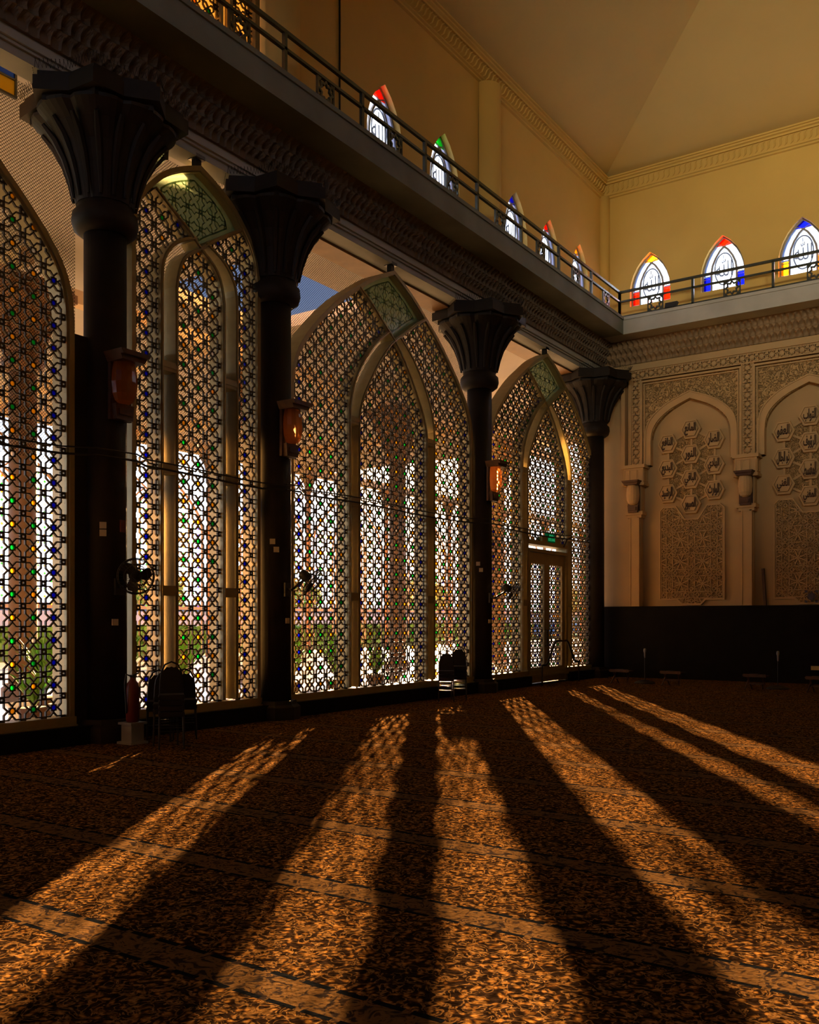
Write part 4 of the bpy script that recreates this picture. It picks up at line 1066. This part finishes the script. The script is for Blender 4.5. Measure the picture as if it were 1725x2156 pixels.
# planting
def leaf_cloud(n, rx, ry, rz, cz, size, seed):
    random.seed(seed); m_ = MB()
    for _ in range(n):
        while True:
            a, b, c_ = (random.uniform(-1, 1) for _ in range(3))
            r2 = a * a + b * b + c_ * c_
            if .15 < r2 < 1: break
        p = Vector((a * rx, b * ry, cz + c_ * rz)); n_ = Vector((random.gauss(0, 1), random.gauss(0, 1), random.gauss(0, 1))).normalized()
        t1 = n_.orthogonal().normalized() * size * random.uniform(.6, 1.3); t2 = n_.cross(t1) * .5
        m_.add([tuple(p - t1), tuple(p + t2), tuple(p + t1), tuple(p - t2)], [(0, 1, 2, 3)])
    return m_
def tree(loc, h_, label, mat_, seed):
    t_ = thing('garden_tree', loc, label, 'tree', 'garden trees behind the far arcade')
    m_ = MB(); m_.tube([(0, 0, 0), (.1, 0, h_ * .3), (.05, .1, h_ * .6)], [.16, .12, .06], 8); m_.tube([(.08, 0, h_ * .3), (.8, .3, h_ * .55)], [.08, .04], 6); m_.tube([(.08, 0, h_ * .3), (-.7, -.4, h_ * .55)], [.08, .04], 6); m_.build('trunk', M_trunk, t_)
    leaf_cloud(2600, h_ * .36, h_ * .36, h_ * .33, h_ * .66, .16, seed).build('crown', mat_, t_); return t_
ta = tree((-47, 40, 0), 5.0, 'bushy green garden tree beyond the far arcade', M_leaf, 5)
tb = tree((-50, 52, 0), 5.6, 'bushy yellow-green garden tree beyond the far arcade', M_leaf_y, 6)
for k, (x, y) in enumerate(((-49, 27), (-52, 60), (-48, 70), (-55, 45), (-53, 82), (-56, 97), (-50, 110))): copy_tree(ta if k % 2 else tb, (x, y, 0), rotz=k * 1.3)
def hedge(x, y0_, y1_, h_, label):
    m_ = MB(); random.seed(11)
    for _ in range(7000):
        p = Vector((x + random.uniform(-.5, .5), random.uniform(y0_, y1_), random.uniform(.2, h_))); n_ = Vector((random.gauss(0, 1), random.gauss(0, 1), random.gauss(0, 1))).normalized()
        t1 = n_.orthogonal().normalized() * .22; t2 = n_.cross(t1) * .6; m_.add([tuple(p - t1), tuple(p + t2), tuple(p + t1), tuple(p - t2)], [(0, 1, 2, 3)])
    m_.box(x - .35, x + .35, y0_, y1_, 0, h_ * .9)
    return tag(m_.build('garden_hedge', M_leaf), label, 'hedge')
hedge(-38, 15, 75, 1.25, 'long clipped green hedge seen low through the windows')
f_ = thing('site_fence', (-44, 55, 0), 'long blue panel fence with a white sheeted band beyond the hedge', 'fence')
m_ = MB(); m_.box(-.05, .05, -45, 50, 0, 1.2); m_.build('lower_panels', M_bluefence, f_)
m_ = MB(); m_.box(-.06, .06, -45, 50, 1.2, 2.1)
for k in range(60): m_.bar((.07, -44 + k * 1.55, 1.22), (.07, -43.3 + k * 1.55, 2.08), .04, .02)
m_.build('white_band', M_whiteband, f_)
m_ = MB(); m_.box(-.05, .05, -45, 50, 2.1, 2.55); m_.build('upper_panels', M_bluefence, f_)
def potted(loc, h_, n, spread, label, seed, wide=.05):
    random.seed(seed); p_ = thing('potted_palm', loc, label, 'plant', 'potted plants outside the windows')
    m_ = MB(); m_.lathe([(.16, .02), (.22, .28), (.23, .32), (.19, .32)], 14); m_.build('pot', M_pot, p_)
    m_ = MB()
    for k in range(n):
        a = random.uniform(0, 2 * PI); sp_ = spread * random.uniform(.4, 1); hh = h_ * random.uniform(.6, 1); prev = None
        for j in range(7):
            t_ = j / 6; x = math.cos(a) * sp_ * t_ ** 1.3; y = math.sin(a) * sp_ * t_ ** 1.3; z = .3 + (hh - .3) * (t_ * 1.5 - .5 * t_ * t_ * 1.1)
            w_ = wide * math.sin(PI * min(.98, t_ * .9 + .08)); nx, ny = -math.sin(a) * w_, math.cos(a) * w_
            cur = [(x + nx, y + ny, z), (x, y, z - w_ * .4), (x - nx, y - ny, z)]
            if prev: m_.add(prev + cur, [(0, 1, 4, 3), (1, 2, 5, 4)])
            prev = cur
    m_.build('foliage', M_leaf, p_); return p_
pa = potted((-12.4, 11.1, 0), 1.5, 110, .55, 'leafy potted palm outside the middle panel of the narrow window', 1, .03)
for x, y, rz, l in ((-12.5, 9.85, 1., 'leafy potted palm just left of the one behind the narrow window middle'), (-13.7, 9.3, 2., 'potted fan palm outside the left edge of the narrow window'),
                    (-12.9, 14.5, 2.2, 'bushy potted palm outside the left panel of the middle window'), (-12.7, 15.75, .4, 'second bushy potted palm outside the left panel of the middle window')): copy_tree(pa, (x, y, 0), label=l, rotz=rz)
pb = potted((-12.9, 17.5, 0), 1.05, 16, .45, 'broad-leaved potted plant outside the centre panel of the middle window', 2, .07)
for x, y, l in ((-12.4, 8.75, 'broad-leaved potted plant outside the right edge of the leftmost window'), (-12.2, 8.1, 'broad-leaved potted plant outside the foot of the leftmost window')): copy_tree(pb, (x, y, 0), label=l, rotz=1.2)

# ------------------------------------------------------------------ sky, sun, added rear lamps
W = bpy.data.worlds.new('sky'); bpy.context.scene.world = W; W.use_nodes = True; nt = W.node_tree; nt.nodes.clear(); Lk = nt.links.new
out = N(nt, 'ShaderNodeOutputWorld'); bg = N(nt, 'ShaderNodeBackground'); Lk(bg.outputs[0], out.inputs[0])
tc = N(nt, 'ShaderNodeTexCoord'); sep = N(nt, 'ShaderNodeSeparateXYZ'); Lk(tc.outputs['Generated'], sep.inputs[0])
r = ramp(nt, [(.0, (.10, .10, .07)), (.49, (.25, .26, .2)), (.505, (1.5, 1.65, 1.9)), (.575, (1.5, 1.65, 1.95)), (.64, (.080, .105, .165)), (.75, (.05, .08, .19)), (1., (.05, .09, .22))])
mr = N(nt, 'ShaderNodeMapRange'); mr.inputs[1].default_value = -1; mr.inputs[2].default_value = 1; Lk(sep.outputs[2], mr.inputs[0]); Lk(mr.outputs[0], r.inputs[0])
dt = N(nt, 'ShaderNodeVectorMath', operation='DOT_PRODUCT'); Lk(tc.outputs['Generated'], dt.inputs[0]); dt.inputs[1].default_value = (SUN_AZ[0] * math.cos(SUN_EL), SUN_AZ[1] * math.cos(SUN_EL), math.sin(SUN_EL))
mx_ = N(nt, 'ShaderNodeMath', operation='MAXIMUM'); Lk(dt.outputs['Value'], mx_.inputs[0]); mx_.inputs[1].default_value = 0
pw = N(nt, 'ShaderNodeMath', operation='POWER'); Lk(mx_.outputs[0], pw.inputs[0]); pw.inputs[1].default_value = 320
gm = N(nt, 'ShaderNodeMix', data_type='RGBA', blend_type='ADD', clamp_result=False); gm.inputs[0].default_value = 1
sc_ = N(nt, 'ShaderNodeVectorMath', operation='SCALE'); sc_.inputs[0].default_value = (9., 6., 3.); Lk(pw.outputs[0], sc_.inputs['Scale'])
Lk(r.outputs[0], gm.inputs[6]); Lk(sc_.outputs[0], gm.inputs[7]); Lk(gm.outputs[2], bg.inputs[0]); bg.inputs[1].default_value = SKY_STRENGTH
s_ = bpy.data.lights.new('low_sun', 'SUN'); s_.energy = SUN_STRENGTH; s_.color = (1., .55, .22); s_.angle = rad(.7)
so = bpy.data.objects.new('low_sun', s_); C.objects.link(so)
dv = Vector((SUN_AZ[0] * math.cos(SUN_EL), SUN_AZ[1] * math.cos(SUN_EL), math.sin(SUN_EL))); so.rotation_euler = dv.to_track_quat('Z', 'Y').to_euler()
def area(name, loc, dirv, sx, sy, power, col):
    a = bpy.data.lights.new(name, 'AREA'); a.shape = 'RECTANGLE'; a.size = sx; a.size_y = sy; a.energy = power; a.spread = rad(34); a.color = col
    o_ = bpy.data.objects.new(name, a); C.objects.link(o_); o_.location = loc; o_.rotation_euler = Vector(dirv).to_track_quat('-Z', 'Z').to_euler(); return o_
for k, x in enumerate((2.65, 7.95)): area('rear_fill_light', (x, -8.7, 11.5), (-(x + 4.5) / 33, 1, .06), 3.4, 2.5, P_REAR, (1., .82, .50))  # added lamps behind assumed rear openings, brightening the far upper wall and ceiling

cam = bpy.data.cameras.new('camera'); co = bpy.data.objects.new('camera', cam); C.objects.link(co); bpy.context.scene.camera = co
co.location = (0, 0, 1.6); co.rotation_euler = (PI / 2, 0, YAW); cam.sensor_fit = 'HORIZONTAL'; cam.sensor_width = 36; cam.lens = 36 * 1946 / 1725
cam.shift_x = 0; cam.shift_y = (1305.5 - 1078) / 1725; cam.clip_end = 400; cam.clip_start = .05
sc = bpy.context.scene; vs = sc.view_settings; vs.view_transform = 'Standard'; vs.look = 'None'; vs.gamma = 1; vs.exposure = EXPOSURE; vs.use_curve_mapping = False
cy = sc.cycles; cy.use_denoising = True; cy.max_bounces = 6; cy.diffuse_bounces = 4; cy.glossy_bounces = 2; cy.transmission_bounces = 4; cy.transparent_max_bounces = 24
cy.sample_clamp_indirect = 4.; cy.caustics_reflective = False; cy.caustics_refractive = False; cy.use_adaptive_sampling = True; cy.adaptive_threshold = .02
